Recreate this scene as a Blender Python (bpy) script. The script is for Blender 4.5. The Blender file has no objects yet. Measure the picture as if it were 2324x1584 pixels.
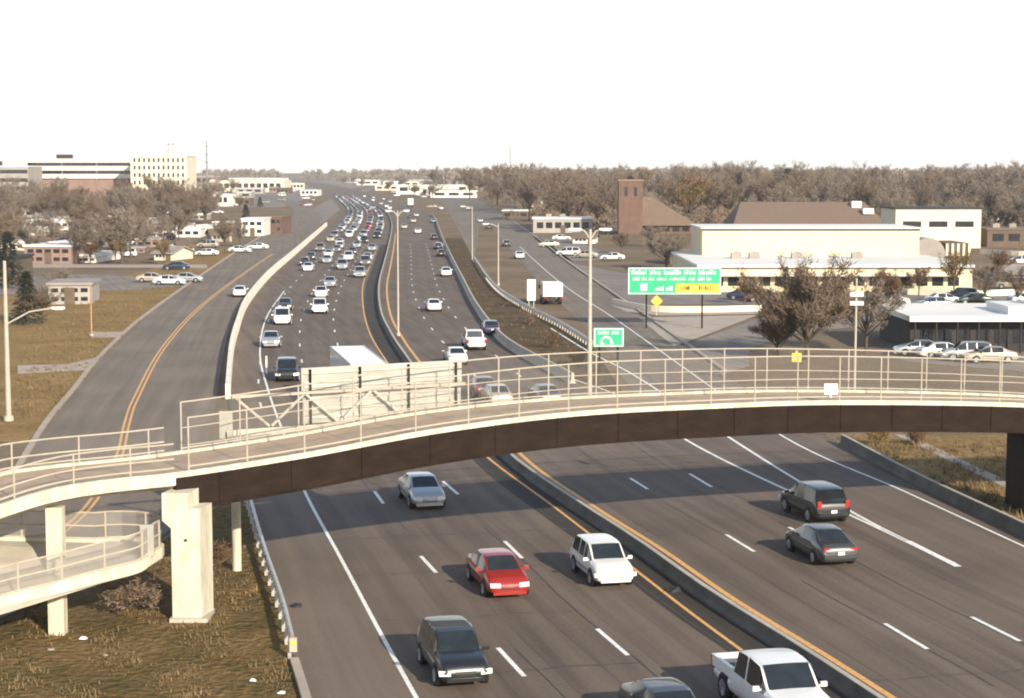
import bpy, bmesh, math, random
from mathutils import Vector, Matrix
from mathutils.geometry import tessellate_polygon
C = bpy.context.scene.collection
SC = bpy.context.scene
rnd = random.Random(7)
# ------------------------------------------------------------------ camera, sky, sun, exposure
H = 17.0                      # camera height above the road
F = 4085.0                    # focal length in units of the measuring grid (2324 x 1584)
CX, CY, HOR = 1162.0, 792.0, 388.0
PITCH = math.atan((CY - HOR) / F)
cam = bpy.data.cameras.new('camera'); cam_o = bpy.data.objects.new('camera', cam); C.objects.link(cam_o)
cam.sensor_width = 36.0; cam.lens = 36.0 * F / 2324.0
cam.clip_start = 0.5; cam.clip_end = 30000
cam_o.location = (0, 0, H); cam_o.rotation_euler = (math.pi / 2 - PITCH, 0, 0)
SC.camera = cam_o
SUN_EL = math.radians(22); SUN_DIR = (-0.48, 0.877)           # ground direction in which shadows fall
w = bpy.data.worlds.new('World'); SC.world = w; w.use_nodes = True
nt = w.node_tree; bg = nt.nodes['Background']
sky = nt.nodes.new('ShaderNodeTexSky'); sky.sky_type = 'NISHITA'; sky.sun_disc = False
sky.sun_elevation = SUN_EL
sky.sun_rotation = math.atan2(-SUN_DIR[0], -SUN_DIR[1])
sky.air_density = 1.0; sky.dust_density = 1.0; sky.ozone_density = 1.0; sky.altitude = 250
veil = nt.nodes.new('ShaderNodeMix'); veil.data_type = 'RGBA'; veil.inputs[0].default_value = 0.72      # bright haze along the horizon
veil.inputs[7].default_value = (6.6, 6.5, 6.2, 1)
geo = nt.nodes.new('ShaderNodeTexCoord'); sep = nt.nodes.new('ShaderNodeSeparateXYZ'); nt.links.new(geo.outputs['Generated'], sep.inputs[0])
rmp_ = nt.nodes.new('ShaderNodeMapRange'); rmp_.inputs[1].default_value = 0.10; rmp_.inputs[2].default_value = 0.33; rmp_.inputs[3].default_value = 0.92; rmp_.inputs[4].default_value = 0.05   # haze thins out upwards
nt.links.new(sep.outputs[2], rmp_.inputs[0]); nt.links.new(rmp_.outputs[0], veil.inputs[0])
nt.links.new(sky.outputs[0], veil.inputs[6]); nt.links.new(veil.outputs[2], bg.inputs[0]); bg.inputs[1].default_value = 0.15
sun = bpy.data.lights.new('sun', 'SUN'); sun.energy = 5.0; sun.angle = math.radians(0.5); sun.color = (1.0, 0.89, 0.71)
sun_o = bpy.data.objects.new('sun', sun); C.objects.link(sun_o)
sd = Vector((SUN_DIR[0], SUN_DIR[1], -math.tan(SUN_EL) * math.hypot(*SUN_DIR))).normalized()
sun_o.rotation_euler = sd.to_track_quat('-Z', 'Y').to_euler()
sun_o.location = (60, -60, 80)
vs = SC.view_settings; vs.view_transform = 'Standard'; vs.look = 'None'; vs.gamma = 1.0; vs.exposure = 0.53
SC.cycles.filter_width = 2.0
SC.cycles.transparent_max_bounces = 24

# ------------------------------------------------------------------ measuring helpers
ct, st = math.cos(PITCH), math.sin(PITCH)
def ray(x, y):
    a = (x - CX) / F; b = (y - CY) / F
    return Vector((a, ct - b * st, -st - b * ct))
def P(x, y, z=0.0):                 # point of the photo on the level z
    r = ray(x, y); k = (z - H) / r.z
    return Vector((r.x * k, r.y * k, z))
def PD(x, y, d):                    # point of the photo at distance d
    r = ray(x, y); k = d / r.y
    return Vector((r.x * k, d, H + r.z * k))
def PL(pts, z=0.0): return [P(x, y, z) for x, y in pts]
def spline(pts, n=8):
    out = []
    q = [2 * pts[0] - pts[1]] + list(pts) + [2 * pts[-1] - pts[-2]]
    for i in range(1, len(q) - 2):
        p0, p1, p2, p3 = q[i - 1:i + 3]
        for k in range(n):
            t = k / n
            out.append(0.5 * (2 * p1 + (p2 - p0) * t + (2 * p0 - 5 * p1 + 4 * p2 - p3) * t * t + (3 * p1 - p0 - 3 * p2 + p3) * t ** 3))
    out.append(pts[-1].copy()); return out
def resample(pts, step):
    out = [pts[0].copy()]; acc = 0.0
    for a, b in zip(pts, pts[1:]):
        L = (b - a).length; s = step - acc
        while s <= L:
            out.append(a.lerp(b, s / L)); s += step
        acc = L - (s - step)
    return out
def offset(pts, d):                 # to the right of the direction of travel for d > 0
    out = []
    for i, p in enumerate(pts):
        a = pts[max(i - 1, 0)]; b = pts[min(i + 1, len(pts) - 1)]
        t = (b - a); t.z = 0; t.normalize()
        out.append(p + Vector((t.y, -t.x, 0)) * d)
    return out
def at_y(pts, d):                   # point and heading of a polyline at depth d
    for a, b in zip(pts, pts[1:]):
        if a.y <= d <= b.y:
            t = (d - a.y) / max(b.y - a.y, 1e-6)
            return a.lerp(b, t), (b - a).normalized()
    if d < pts[0].y: return pts[0], (pts[1] - pts[0]).normalized()
    return pts[-1], (pts[-1] - pts[-2]).normalized()

# ------------------------------------------------------------------ materials
MATS = {}
def mat(name, col, rough=0.8, var=0.15, scale=1.0, bump=0.0, metal=0.0, coat=0.0, col2=None, stretch=None, detail=4.0, spec=0.5):
    if name in MATS: return MATS[name]
    m = bpy.data.materials.new(name); m.use_nodes = True; n = m.node_tree.nodes; l = m.node_tree.links
    b = n['Principled BSDF']; b.inputs['Roughness'].default_value = rough; b.inputs['Metallic'].default_value = metal
    b.inputs['Coat Weight'].default_value = coat; b.inputs['Specular IOR Level'].default_value = spec
    tc = n.new('ShaderNodeTexCoord'); mp = n.new('ShaderNodeMapping')
    if stretch: mp.inputs['Scale'].default_value = stretch[:3]; mp.inputs['Rotation'].default_value = (0, 0, stretch[3])
    l.new(tc.outputs['Object'], mp.inputs[0])
    no = n.new('ShaderNodeTexNoise'); no.inputs['Scale'].default_value = scale; no.inputs['Detail'].default_value = detail; no.inputs['Roughness'].default_value = 0.65
    l.new(mp.outputs[0], no.inputs['Vector'])
    cr = n.new('ShaderNodeValToRGB'); c2 = col2 or [c * (1 - var) for c in col]; c1 = col if col2 else [min(1, c * (1 + var)) for c in col]
    cr.color_ramp.elements[0].position = 0.33; cr.color_ramp.elements[1].position = 0.67
    cr.color_ramp.elements[0].color = (*c2, 1); cr.color_ramp.elements[1].color = (*c1, 1)
    l.new(no.outputs['Fac'], cr.inputs[0]); l.new(cr.outputs[0], b.inputs['Base Color'])
    if bump:
        bp = n.new('ShaderNodeBump'); bp.inputs['Strength'].default_value = bump; bp.inputs['Distance'].default_value = 0.1
        n2 = n.new('ShaderNodeTexNoise'); n2.inputs['Scale'].default_value = scale * 8; n2.inputs['Detail'].default_value = 6
        l.new(mp.outputs[0], n2.inputs['Vector']); l.new(n2.outputs['Fac'], bp.inputs['Height']); l.new(bp.outputs[0], b.inputs['Normal'])
    MATS[name] = m; return m
def ground_mat(name, stops, scale, fine=3.0, bump=0.6):
    m = bpy.data.materials.new(name); m.use_nodes = True; n = m.node_tree.nodes; l = m.node_tree.links
    b = n['Principled BSDF']; b.inputs['Roughness'].default_value = 0.95; b.inputs['Specular IOR Level'].default_value = 0.1
    tc = n.new('ShaderNodeTexCoord')
    a = n.new('ShaderNodeTexNoise'); a.inputs['Scale'].default_value = scale; a.inputs['Detail'].default_value = 8; a.inputs['Roughness'].default_value = 0.7
    f = n.new('ShaderNodeTexNoise'); f.inputs['Scale'].default_value = fine; f.inputs['Detail'].default_value = 6
    l.new(tc.outputs['Object'], a.inputs['Vector']); l.new(tc.outputs['Object'], f.inputs['Vector'])
    mx = n.new('ShaderNodeMix'); mx.data_type = 'FLOAT'; mx.inputs[0].default_value = 0.4
    l.new(a.outputs['Fac'], mx.inputs[2]); l.new(f.outputs['Fac'], mx.inputs[3])
    cr = n.new('ShaderNodeValToRGB')
    while len(cr.color_ramp.elements) < len(stops): cr.color_ramp.elements.new(0.5)
    for e, (p, c) in zip(cr.color_ramp.elements, stops): e.position = p; e.color = (*c, 1)
    l.new(mx.outputs[0], cr.inputs[0]); l.new(cr.outputs[0], b.inputs['Base Color'])
    bp = n.new('ShaderNodeBump'); bp.inputs['Strength'].default_value = bump; bp.inputs['Distance'].default_value = 0.3
    l.new(f.outputs['Fac'], bp.inputs['Height']); l.new(bp.outputs[0], b.inputs['Normal'])
    MATS[name] = m; return m
def road_mat(name, col, ang, dark=0.62):
    # asphalt with long streaks along the lanes, broad worn patches and fine grain
    m = bpy.data.materials.new(name); m.use_nodes = True; n = m.node_tree.nodes; l = m.node_tree.links
    b = n['Principled BSDF']; b.inputs['Roughness'].default_value = 0.85; b.inputs['Specular IOR Level'].default_value = 0.25
    tc = n.new('ShaderNodeTexCoord')
    def noise(sc, det, st=None):
        mp = n.new('ShaderNodeMapping'); mp.vector_type = 'TEXTURE'; mp.inputs['Rotation'].default_value = (0, 0, ang)
        if st: mp.inputs['Scale'].default_value = st
        l.new(tc.outputs['Object'], mp.inputs[0])
        t = n.new('ShaderNodeTexNoise'); t.inputs['Scale'].default_value = sc; t.inputs['Detail'].default_value = det
        l.new(mp.outputs[0], t.inputs['Vector']); return t.outputs['Fac']
    s1 = noise(1.3, 3, (1, 40, 1)); s2 = noise(0.12, 5); s3 = noise(6.0, 8)
    def add(a, bb, ka, kb):
        x = n.new('ShaderNodeMath'); x.operation = 'MULTIPLY'; x.inputs[1].default_value = ka; l.new(a, x.inputs[0])
        y = n.new('ShaderNodeMath'); y.operation = 'MULTIPLY_ADD'; y.inputs[1].default_value = kb; l.new(bb, y.inputs[0]); l.new(x.outputs[0], y.inputs[2]); return y.outputs[0]
    v = add(s1, s2, 0.42, 0.36); v = add(v, s3, 1.0, 0.22)
    cr = n.new('ShaderNodeValToRGB'); e = cr.color_ramp.elements
    e[0].position = 0.36; e[1].position = 0.66
    e[0].color = (*[c * dark for c in col], 1); e[1].color = (*[c * 1.22 for c in col], 1)
    l.new(v, cr.inputs[0]); l.new(cr.outputs[0], b.inputs['Base Color'])
    bp = n.new('ShaderNodeBump'); bp.inputs['Strength'].default_value = 0.15; bp.inputs['Distance'].default_value = 0.03
    l.new(s3, bp.inputs['Height']); l.new(bp.outputs[0], b.inputs['Normal'])
    MATS[name] = m; return m
def mesh_mat(name, col, cover, cell):
    # woven wire: a real see-through pattern in metres
    m = bpy.data.materials.new(name); m.use_nodes = True; n = m.node_tree.nodes; l = m.node_tree.links
    b = n['Principled BSDF']; b.inputs['Base Color'].default_value = (*col, 1); b.inputs['Roughness'].default_value = 0.5; b.inputs['Metallic'].default_value = 0.3
    uv = n.new('ShaderNodeUVMap'); sp = n.new('ShaderNodeSeparateXYZ'); l.new(uv.outputs[0], sp.inputs[0])
    outs = []
    for op in ('ADD', 'SUBTRACT'):
        a = n.new('ShaderNodeMath'); a.operation = op; l.new(sp.outputs[0], a.inputs[0]); l.new(sp.outputs[1], a.inputs[1])
        k = n.new('ShaderNodeMath'); k.operation = 'MULTIPLY'; k.inputs[1].default_value = 1 / cell; l.new(a.outputs[0], k.inputs[0])
        f = n.new('ShaderNodeMath'); f.operation = 'FRACT'; l.new(k.outputs[0], f.inputs[0])
        c = n.new('ShaderNodeMath'); c.operation = 'LESS_THAN'; c.inputs[1].default_value = cover / 2; l.new(f.outputs[0], c.inputs[0]); outs.append(c.outputs[0])
    mx = n.new('ShaderNodeMath'); mx.operation = 'MAXIMUM'; l.new(outs[0], mx.inputs[0]); l.new(outs[1], mx.inputs[1])
    l.new(mx.outputs[0], b.inputs['Alpha'])
    MATS[name] = m; return m

M_ground = ground_mat('dry_ground', [(0.30, (0.085, 0.064, 0.038)), (0.45, (0.165, 0.122, 0.078)), (0.55, (0.22, 0.16, 0.108)), (0.70, (0.31, 0.24, 0.17))], 0.05)
M_bank = ground_mat('bank_grass', [(0.32, (0.045, 0.037, 0.013)), (0.43, (0.105, 0.078, 0.028)), (0.54, (0.17, 0.108, 0.044)), (0.70, (0.26, 0.18, 0.085))], 0.28, 3.0, 1.0)
M_field = ground_mat('field_grass', [(0.32, (0.13, 0.088, 0.034)), (0.5, (0.25, 0.160, 0.064)), (0.7, (0.36, 0.24, 0.11))], 0.12, 2.0)
M_gore = ground_mat('gore_earth', [(0.32, (0.045, 0.032, 0.018)), (0.5, (0.10, 0.068, 0.038)), (0.7, (0.18, 0.125, 0.072))], 0.2, 2.0)
M_road = road_mat('freeway_asphalt', (0.158, 0.120, 0.092), math.radians(12))
M_shoulder = road_mat('shoulder_asphalt', (0.175, 0.135, 0.102), math.radians(12), 0.72)
M_asph_d = road_mat('dark_asphalt', (0.055, 0.045, 0.036), math.radians(12), 0.6)  # darker asphalt for the strip beside the median barrier
M_side = road_mat('side_asphalt', (0.195, 0.156, 0.120), math.radians(7), 0.7)
M_ramp = road_mat('ramp_asphalt', (0.195, 0.158, 0.124), math.radians(3.5), 0.7)
M_lot = road_mat('lot_asphalt', (0.24, 0.205, 0.178), 0.3, 0.6)
M_conc_d = mat('shaded_concrete', (0.11, 0.10, 0.085), 0.9, 0.3, 0.5, 0.2)  # shade on the barrier sides, put into the concrete colour
M_conc = mat('weathered_concrete', (0.42, 0.38, 0.31), 0.85, 0.14, 0.9, 0.2)
M_conc_l = mat('pale_concrete', (0.55, 0.50, 0.39), 0.85, 0.22, 1.6, 0.1, stretch=(1.4, 1.4, 0.35, 0))
M_deck = mat('deck_concrete', (0.38, 0.28, 0.19), 0.85, 0.16, 0.8, 0.15)
M_walk = mat('walk_concrete', (0.38, 0.31, 0.25), 0.85, 0.12, 0.5)
M_white = mat('white_marking', (0.82, 0.80, 0.73), 0.7, 0.28, 5.0)
M_yellow = mat('yellow_marking', (0.68, 0.36, 0.12), 0.7, 0.25, 5.0)
M_rust = mat('weathering_steel', (0.019, 0.0115, 0.008), 0.8, 0.3, 0.8, 0.1, stretch=(1, 1, 3, 0), spec=0.15)
M_steel = mat('galvanised_steel', (0.52, 0.50, 0.46), 0.45, 0.12, 2.0, metal=0.35)
M_rail = mat('painted_rail', (0.42, 0.37, 0.30), 0.5, 0.1, 2.0)
M_dark = mat('dark_trim', (0.015, 0.015, 0.016), 0.6, 0.2, 4.0)
M_rubber = mat('tyre_rubber', (0.018, 0.018, 0.019), 0.85, 0.2, 8.0)
M_rim = mat('wheel_rim', (0.42, 0.42, 0.43), 0.35, 0.15, 6.0, metal=0.7)
M_glass = mat('tinted_glass', (0.016, 0.020, 0.023), 0.08, 0.3, 1.5, spec=0.8)
M_lamp = mat('headlamp', (0.62, 0.62, 0.60), 0.15, 0.06, 8.0, coat=0.6)
M_tail = mat('tail_lamp', (0.38, 0.016, 0.012), 0.25, 0.15, 8.0, coat=0.5)
M_plate = mat('number_plate', (0.6, 0.6, 0.58), 0.5, 0.08, 9.0)
M_bark = mat('bark', (0.085, 0.066, 0.05), 0.95, 0.3, 4.0, 0.3)
M_twig = mat('bare_twigs', (0.215, 0.155, 0.107), 0.95, 0.35, 0.35, col2=(0.12, 0.086, 0.058))
M_twig2 = mat('grey_twigs', (0.26, 0.21, 0.168), 0.95, 0.35, 0.35, col2=(0.155, 0.124, 0.098))
M_rusty = mat('russet_leaves', (0.17, 0.09, 0.045), 0.9, 0.3, 0.5, col2=(0.085, 0.05, 0.028))
M_gold = mat('golden_leaves', (0.24, 0.15, 0.05), 0.9, 0.3, 0.5, col2=(0.12, 0.08, 0.03))
M_ever = mat('evergreen_needles', (0.034, 0.045, 0.025), 0.95, 0.4, 0.6, col2=(0.012, 0.018, 0.010))
M_cream = mat('cream_wall', (0.66, 0.56, 0.37), 0.85, 0.06, 0.2)
M_ivory = mat('ivory_wall', (0.68, 0.61, 0.47), 0.85, 0.06, 0.2)
M_wwall = mat('white_wall', (0.70, 0.67, 0.60), 0.8, 0.07, 0.15)
M_grey = mat('grey_wall', (0.34, 0.31, 0.28), 0.85, 0.1, 0.3)
M_brick = mat('red_brick_wall', (0.14, 0.083, 0.062), 0.9, 0.18, 0.6)
M_pink = mat('pinkish_brick_wall', (0.25, 0.165, 0.135), 0.9, 0.14, 0.4)
M_brown = mat('brown_wall', (0.12, 0.085, 0.062), 0.9, 0.15, 0.5)
M_roofw = mat('white_roofing', (0.74, 0.72, 0.67), 0.75, 0.06, 0.1)
M_roofg = mat('grey_roofing', (0.28, 0.25, 0.225), 0.9, 0.14, 0.2)
M_roofb = mat('brown_shingles', (0.165, 0.115, 0.085), 0.95, 0.14, 1.2, stretch=(1, 1, 6, 0))
M_roofd = mat('dark_roofing', (0.035, 0.030, 0.030), 0.9, 0.2, 0.4)
M_win = mat('window_glass', (0.02, 0.023, 0.028), 0.1, 0.4, 0.5, spec=0.8)
M_green = mat('sign_green', (0.022, 0.40, 0.19), 0.45, 0.08, 1.0)
M_signw = mat('sign_white', (0.78, 0.80, 0.76), 0.45, 0.05, 2.0)
M_signy = mat('sign_yellow', (0.75, 0.50, 0.06), 0.45, 0.05, 2.0)
M_signblk = mat('sign_black', (0.02, 0.02, 0.02), 0.5, 0.05, 2.0)
M_alu = mat('sign_back_aluminium', (0.40, 0.39, 0.34), 0.5, 0.16, 0.7, metal=0.15)
M_wire = mesh_mat('chain_link', (0.30, 0.28, 0.25), 0.09, 0.11)
M_pick = mesh_mat('dense_mesh', (0.36, 0.33, 0.30), 0.5, 0.09)
PAINT = {}
def paint(nm, c, metal=0.25):
    if nm not in PAINT: PAINT[nm] = mat(nm.replace(' ', '_') + '_paint', c, 0.32, 0.05, 1.2, metal=metal, coat=0.6)
    return PAINT[nm]
for nm, c, me in (('white', (0.74, 0.74, 0.71), 0.0), ('silver', (0.44, 0.45, 0.46), 0.5), ('black', (0.014, 0.015, 0.016), 0.1), ('red', (0.30, 0.022, 0.014), 0.1),
                  ('dark grey', (0.055, 0.057, 0.06), 0.3), ('grey', (0.20, 0.20, 0.20), 0.4), ('navy', (0.018, 0.028, 0.065), 0.2), ('beige', (0.48, 0.41, 0.31), 0.3),
                  ('maroon', (0.12, 0.016, 0.016), 0.2), ('dark green', (0.016, 0.04, 0.025), 0.2), ('blue grey', (0.16, 0.20, 0.27), 0.4)):
    paint(nm, c, me)

# ------------------------------------------------------------------ mesh builder
class MB:
    def __init__(s): s.v = []; s.f = []; s.uv = None
    def add(s, vs, fs):
        o = len(s.v); s.v += [tuple(p) for p in vs]; s.f += [tuple(i + o for i in f) for f in fs]; return s
    def box(s, c, d, rz=0.0, m=None):
        x, y, z = d[0] / 2, d[1] / 2, d[2] / 2; c = Vector(c)
        vs = [Vector((a * x, b * y, e * z)) for a in (-1, 1) for b in (-1, 1) for e in (-1, 1)]
        R = Matrix.Rotation(rz, 3, 'Z') if m is None else m
        return s.add([R @ q + c for q in vs], [(0, 1, 3, 2), (4, 6, 7, 5), (0, 4, 5, 1), (2, 3, 7, 6), (0, 2, 6, 4), (1, 5, 7, 3)])
    def bar(s, a, b, w, h=None):
        a = Vector(a); b = Vector(b); t = b - a; L = t.length
        if L < 1e-6: return s
        q = t.to_track_quat('X', 'Z').to_matrix()
        return s.box((a + b) / 2, (L, w, h or w), m=q)
    def tube(s, pts, r, n=8, r2=None, cap=True):
        pts = [Vector(p) for p in pts]; vs = []; N = len(pts)
        for i, p in enumerate(pts):
            t = (pts[min(i + 1, N - 1)] - pts[max(i - 1, 0)]).normalized()
            u = t.cross(Vector((0.13, 0.97, 0.2))); u.normalize(); v = t.cross(u)
            rr = r if r2 is None else r + (r2 - r) * i / max(N - 1, 1)
            vs += [p + (u * math.cos(2 * math.pi * k / n) + v * math.sin(2 * math.pi * k / n)) * rr for k in range(n)]
        fs = [(i * n + k, i * n + (k + 1) % n, (i + 1) * n + (k + 1) % n, (i + 1) * n + k) for i in range(N - 1) for k in range(n)]
        if cap: fs += [tuple(range(n - 1, -1, -1)), tuple(range((N - 1) * n, N * n))]
        return s.add(vs, fs)
    def prism(s, pts, z0, z1):       # plan outline, vertical walls, flat top and bottom
        n = len(pts)
        vs = [(p[0], p[1], z0) for p in pts] + [(p[0], p[1], z1) for p in pts]
        fs = [(i, (i + 1) % n, n + (i + 1) % n, n + i) for i in range(n)]
        tri = tessellate_polygon([[Vector((p[0], p[1], 0)) for p in pts]])
        fs += [(n + a, n + b, n + c) for a, b, c in tri] + [(c, b, a) for a, b, c in tri]
        return s.add(vs, fs)
    def sweep(s, path, prof, up=None, closed=True):   # prof: (side, z) outline carried along path
        n = len(prof); vs = []; N = len(path)
        for i, p in enumerate(path):
            t = path[min(i + 1, N - 1)] - path[max(i - 1, 0)]; t.z = 0; t.normalize(); r = Vector((t.y, -t.x, 0))
            vs += [p + r * a + Vector((0, 0, b)) for a, b in prof]
        m = n if closed else n - 1
        fs = [(i * n + k, (i + 1) * n + k, (i + 1) * n + (k + 1) % n, i * n + (k + 1) % n) for i in range(N - 1) for k in range(m)]
        if closed: fs += [tuple(range(n)), tuple(range(N * n - 1, (N - 1) * n - 1, -1))]
        return s.add(vs, fs)
    def build(s, name, m, parent=None, smooth=False, angle=40, loc=None, fix=True):
        me = bpy.data.meshes.new(name); me.from_pydata(s.v, [], s.f)
        if s.uv:
            L = me.uv_layers.new(name='UVMap')
            for lp in me.loops: L.data[lp.index].uv = s.uv[lp.vertex_index]
        if fix:
            bm = bmesh.new(); bm.from_mesh(me); bmesh.ops.recalc_face_normals(bm, faces=bm.faces); bm.to_mesh(me); bm.free()
        me.materials.append(m)
        if smooth: me.shade_smooth(); me.set_sharp_from_angle(angle=math.radians(angle))
        o = bpy.data.objects.new(name, me); C.objects.link(o)
        if parent: o.parent = parent
        if loc is not None: o.location = loc
        return o
def tag(o, label, cat, group=None, kind=None):
    if label: o['label'] = label
    if cat: o['category'] = cat
    if group: o['group'] = group
    if kind: o['kind'] = kind
    return o
def empty(name, loc, rz, label, cat, group=None):
    o = bpy.data.objects.new(name, None); C.objects.link(o); o.location = loc; o.rotation_euler = (0, 0, rz); o.empty_display_size = 0.2
    return tag(o, label, cat, group)
def copy_tree(o, loc, rz, label=None, sc=None, parent=None):
    c = o.copy(); C.objects.link(c)
    if parent is None:
        c.location = loc; c.rotation_euler = (0, 0, rz)
        if sc: c.scale = sc
        if label: c['label'] = label
    else: c.parent = parent
    for ch in o.children: copy_tree(ch, None, None, parent=c)
    return c
def struct(o): o['kind'] = 'structure'; return o
def sheet(name, pts, z, m):
    n = len(pts); P3 = [Vector((p.x, p.y, z)) for p in pts]
    tri = tessellate_polygon([[Vector((p.x, p.y, 0)) for p in pts]])
    me = bpy.data.meshes.new(name); me.from_pydata(P3, [], [tuple(t) for t in tri])
    bm = bmesh.new(); bm.from_mesh(me)
    for f in bm.faces:
        f.normal_update()
        if f.normal.z < 0: f.normal_flip()
    bm.to_mesh(me); bm.free(); me.materials.append(m)
    o = bpy.data.objects.new(name, me); C.objects.link(o); return struct(o)
def strip(mb, pts, w, z):
    a = offset(pts, -w / 2); b = offset(pts, w / 2); n = len(pts)
    mb.add([(p.x, p.y, z) for p in a] + [(p.x, p.y, z) for p in b], [(i, n + i, n + i + 1, i + 1) for i in range(n - 1)])

# ------------------------------------------------------------------ setting: ground, roads, markings
BH = 0.55                               # height of the median barrier, measured along its top edge
MED = [Vector((p.x, p.y, 0)) for p in spline(PL([(2460, 1890), (2150, 1682), (2003, 1585), (1815, 1463), (1605, 1333), (1445, 1221), (1318, 1140), (1176, 1044), (1082, 958), (982, 884), (922, 806), (888, 755), (864, 702), (860, 645), (870, 602), (881, 560), (888, 525), (889, 506), (882, 487), (866, 472), (836, 456), (803, 441), (755, 425), (690, 412), (615, 405)], BH), 8)]
LWALL = spline(PL([(517, 905), (520, 860), (526, 800), (538, 752), (562, 690), (612, 628), (664, 582), (702, 548), (742, 512)]), 8)
LEFT = PL([(745, 1900), (730, 1700), (700, 1600), (672, 1520), (575, 1160), (535, 1000), (517, 905), (526, 800), (538, 752), (562, 690), (612, 628), (664, 582), (702, 548), (742, 512)]) + [p for p in offset(MED, -18.5)[::4] if 640 < p.y < 3600]
RIGHT = PL([(3600, 1900), (2700, 1400), (2324, 1212), (1880, 992), (1500, 952), (1300, 870), (1160, 792), (1110, 742), (1075, 690), (1050, 640), (1025, 590), (1003, 540), (985, 495)]) + [p for p in offset(MED, 16)[::4] if 720 < p.y < 3600]
FAR = [(-300, 400), (2600, 400)]
g = MB(); G = 9000
g.add([(-G, -200, 0), (G, -200, 0), (G, 14000, 0), (-G, 14000, 0)], [(0, 1, 2, 3)])
struct(g.build('ground', M_ground, loc=(0, 0, -0.06)))
sheet('bank', PL([(-500, 1900), (-420, 1420), (0, 1345), (330, 1250), (520, 1130), (560, 1150), (665, 1490), (705, 1620), (740, 1900)]), -0.045, M_bank)
sheet('field', PL([(-300, 1000), (60, 1000), (115, 950), (240, 798), (340, 708), (480, 608), (550, 560), (420, 575), (330, 615), (200, 640), (-300, 720)]), -0.05, M_field)
sheet('gore_bank', PL([(1420, 900), (1300, 858), (1160, 785), (1110, 735), (1080, 690), (1055, 640), (1030, 590), (1008, 540), (1050, 540), (1080, 590), (1125, 650), (1185, 696), (1270, 738), (1345, 783)]), -0.035, M_gore)
RAMP_R = [(2700, 1395), (2324, 1205), (1880, 985), (1640, 850), (1440, 706), (1290, 600), (1200, 530), (1130, 480), (1080, 448)]
RAMP_L = [(1500, 955), (1345, 783), (1270, 738), (1185, 696), (1120, 650), (1075, 588), (1050, 540), (1030, 500), (1005, 462), (990, 448)]
sheet('ramp', PL(RAMP_R[2:]) + PL(RAMP_L)[::-1], -0.03, M_ramp)
sheet('crossroad', PL([(1610, 860), (1530, 790), (1600, 765), (1720, 722), (2400, 690), (2400, 704), (1820, 752), (1700, 790), (1700, 830)]), -0.034, M_lot)
sheet('freeway', LEFT + RIGHT[::-1], -0.004, M_road)
SHW = spline(PL([(960, 1610), (945, 1584), (860, 1430), (775, 1270), (690, 1112), (650, 1000), (610, 890), (590, 800), (605, 720), (645, 660)]), 8)
sheet('dark_shoulder', [p for p in offset(MED, -0.2) if 40 < p.y < 420] + [p for p in offset(MED, -2.0) if 40 < p.y < 420][::-1], 0.0016, M_asph_d)  # darker strip along the left of the median barrier
sheet('shoulder', spline(PL([(735, 1700), (704, 1600), (676, 1520), (580, 1160), (540, 1000), (522, 905), (532, 800), (545, 752)]), 4) + [p for p in SHW[::-1] if p.y < 175], 0.0, M_shoulder)
FR_L = PL([(-600, 1700), (-200, 1330), (-60, 1180), (40, 1075), (110, 960), (175, 880), (240, 800), (340, 710), (480, 610), (560, 557), (640, 508), (664, 490), (668, 476), (650, 464), (610, 452), (560, 444)])
FR_R = PL([(-500, 1720), (-100, 1450), (150, 1340), (330, 1240), (430, 1150), (470, 1000), (492, 905), (510, 790), (538, 705), (594, 632), (650, 583), (690, 548), (724, 515), (732, 496), (722, 480), (695, 464), (650, 451), (590, 442)])
sheet('frontage_road', spline(FR_L, 4) + spline(FR_R, 4)[::-1], -0.02, M_side)
FR_C = spline(PL([(100, 1240), (200, 1150), (268, 1040), (288, 960), (310, 900), (370, 790), (450, 700), (540, 630), (620, 575)]), 6)
sheet('pavement', PL([(1380, 688), (1480, 702), (1720, 692), (1720, 712), (1500, 716), (1420, 706)]), -0.028, M_walk)
sheet('path', PL([(40, 828), (150, 826), (238, 806), (225, 838), (40, 848)]), -0.03, M_walk)
sheet('path', PL([(210, 752), (312, 752), (300, 764), (208, 766)]), -0.03, M_walk)
sheet('path', PL([(2030, 985), (2060, 985), (2330, 1110), (2330, 1128)]), -0.03, M_walk)
sheet('street', PL([(-100, 598), (330, 600), (470, 600), (470, 608), (330, 607), (-100, 607)]), -0.03, M_walk)
sheet('street', PL([(-100, 635), (200, 622), (420, 632), (440, 645), (330, 655), (-100, 672)]), -0.032, M_lot)
sheet('parking_lot', PL([(430, 470), (640, 470), (720, 440), (820, 425), (820, 410), (430, 410)]), -0.034, M_lot)
sheet('parking_lot', PL([(640, 500), (700, 478), (770, 440), (850, 425), (800, 452), (735, 505), (690, 530)]), -0.03, M_lot)
sheet('parking_lot', PL([(1120, 530), (1300, 545), (1420, 590), (1300, 592), (1200, 522), (1140, 490)]), -0.036, M_lot)
sheet('parking_lot', PL([(1290, 595), (1600, 655), (2330, 660), (2330, 684), (1640, 690), (1440, 690)]), -0.036, M_lot)
sheet('parking_lot', PL([(1990, 800), (2070, 745), (2400, 720), (2400, 850), (2060, 820)]), -0.026, M_lot)
sheet('lawn', PL([(1450, 720), (1720, 714), (1600, 760), (1530, 785), (1500, 762)]), -0.026, M_walk)
sheet('lawn', PL([(1890, 985), (2324, 985), (2700, 1010), (2700, 1380), (2330, 1190)]), -0.04, M_field)
sheet('verge', PL([(1078, 590), (1120, 650), (1183, 696), (1268, 738), (1340, 782), (1400, 850), (1405, 820), (1345, 752), (1285, 700), (1236, 655), (1190, 600), (1150, 556), (1112, 512), (1088, 512)]), -0.024, M_ground)
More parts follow.
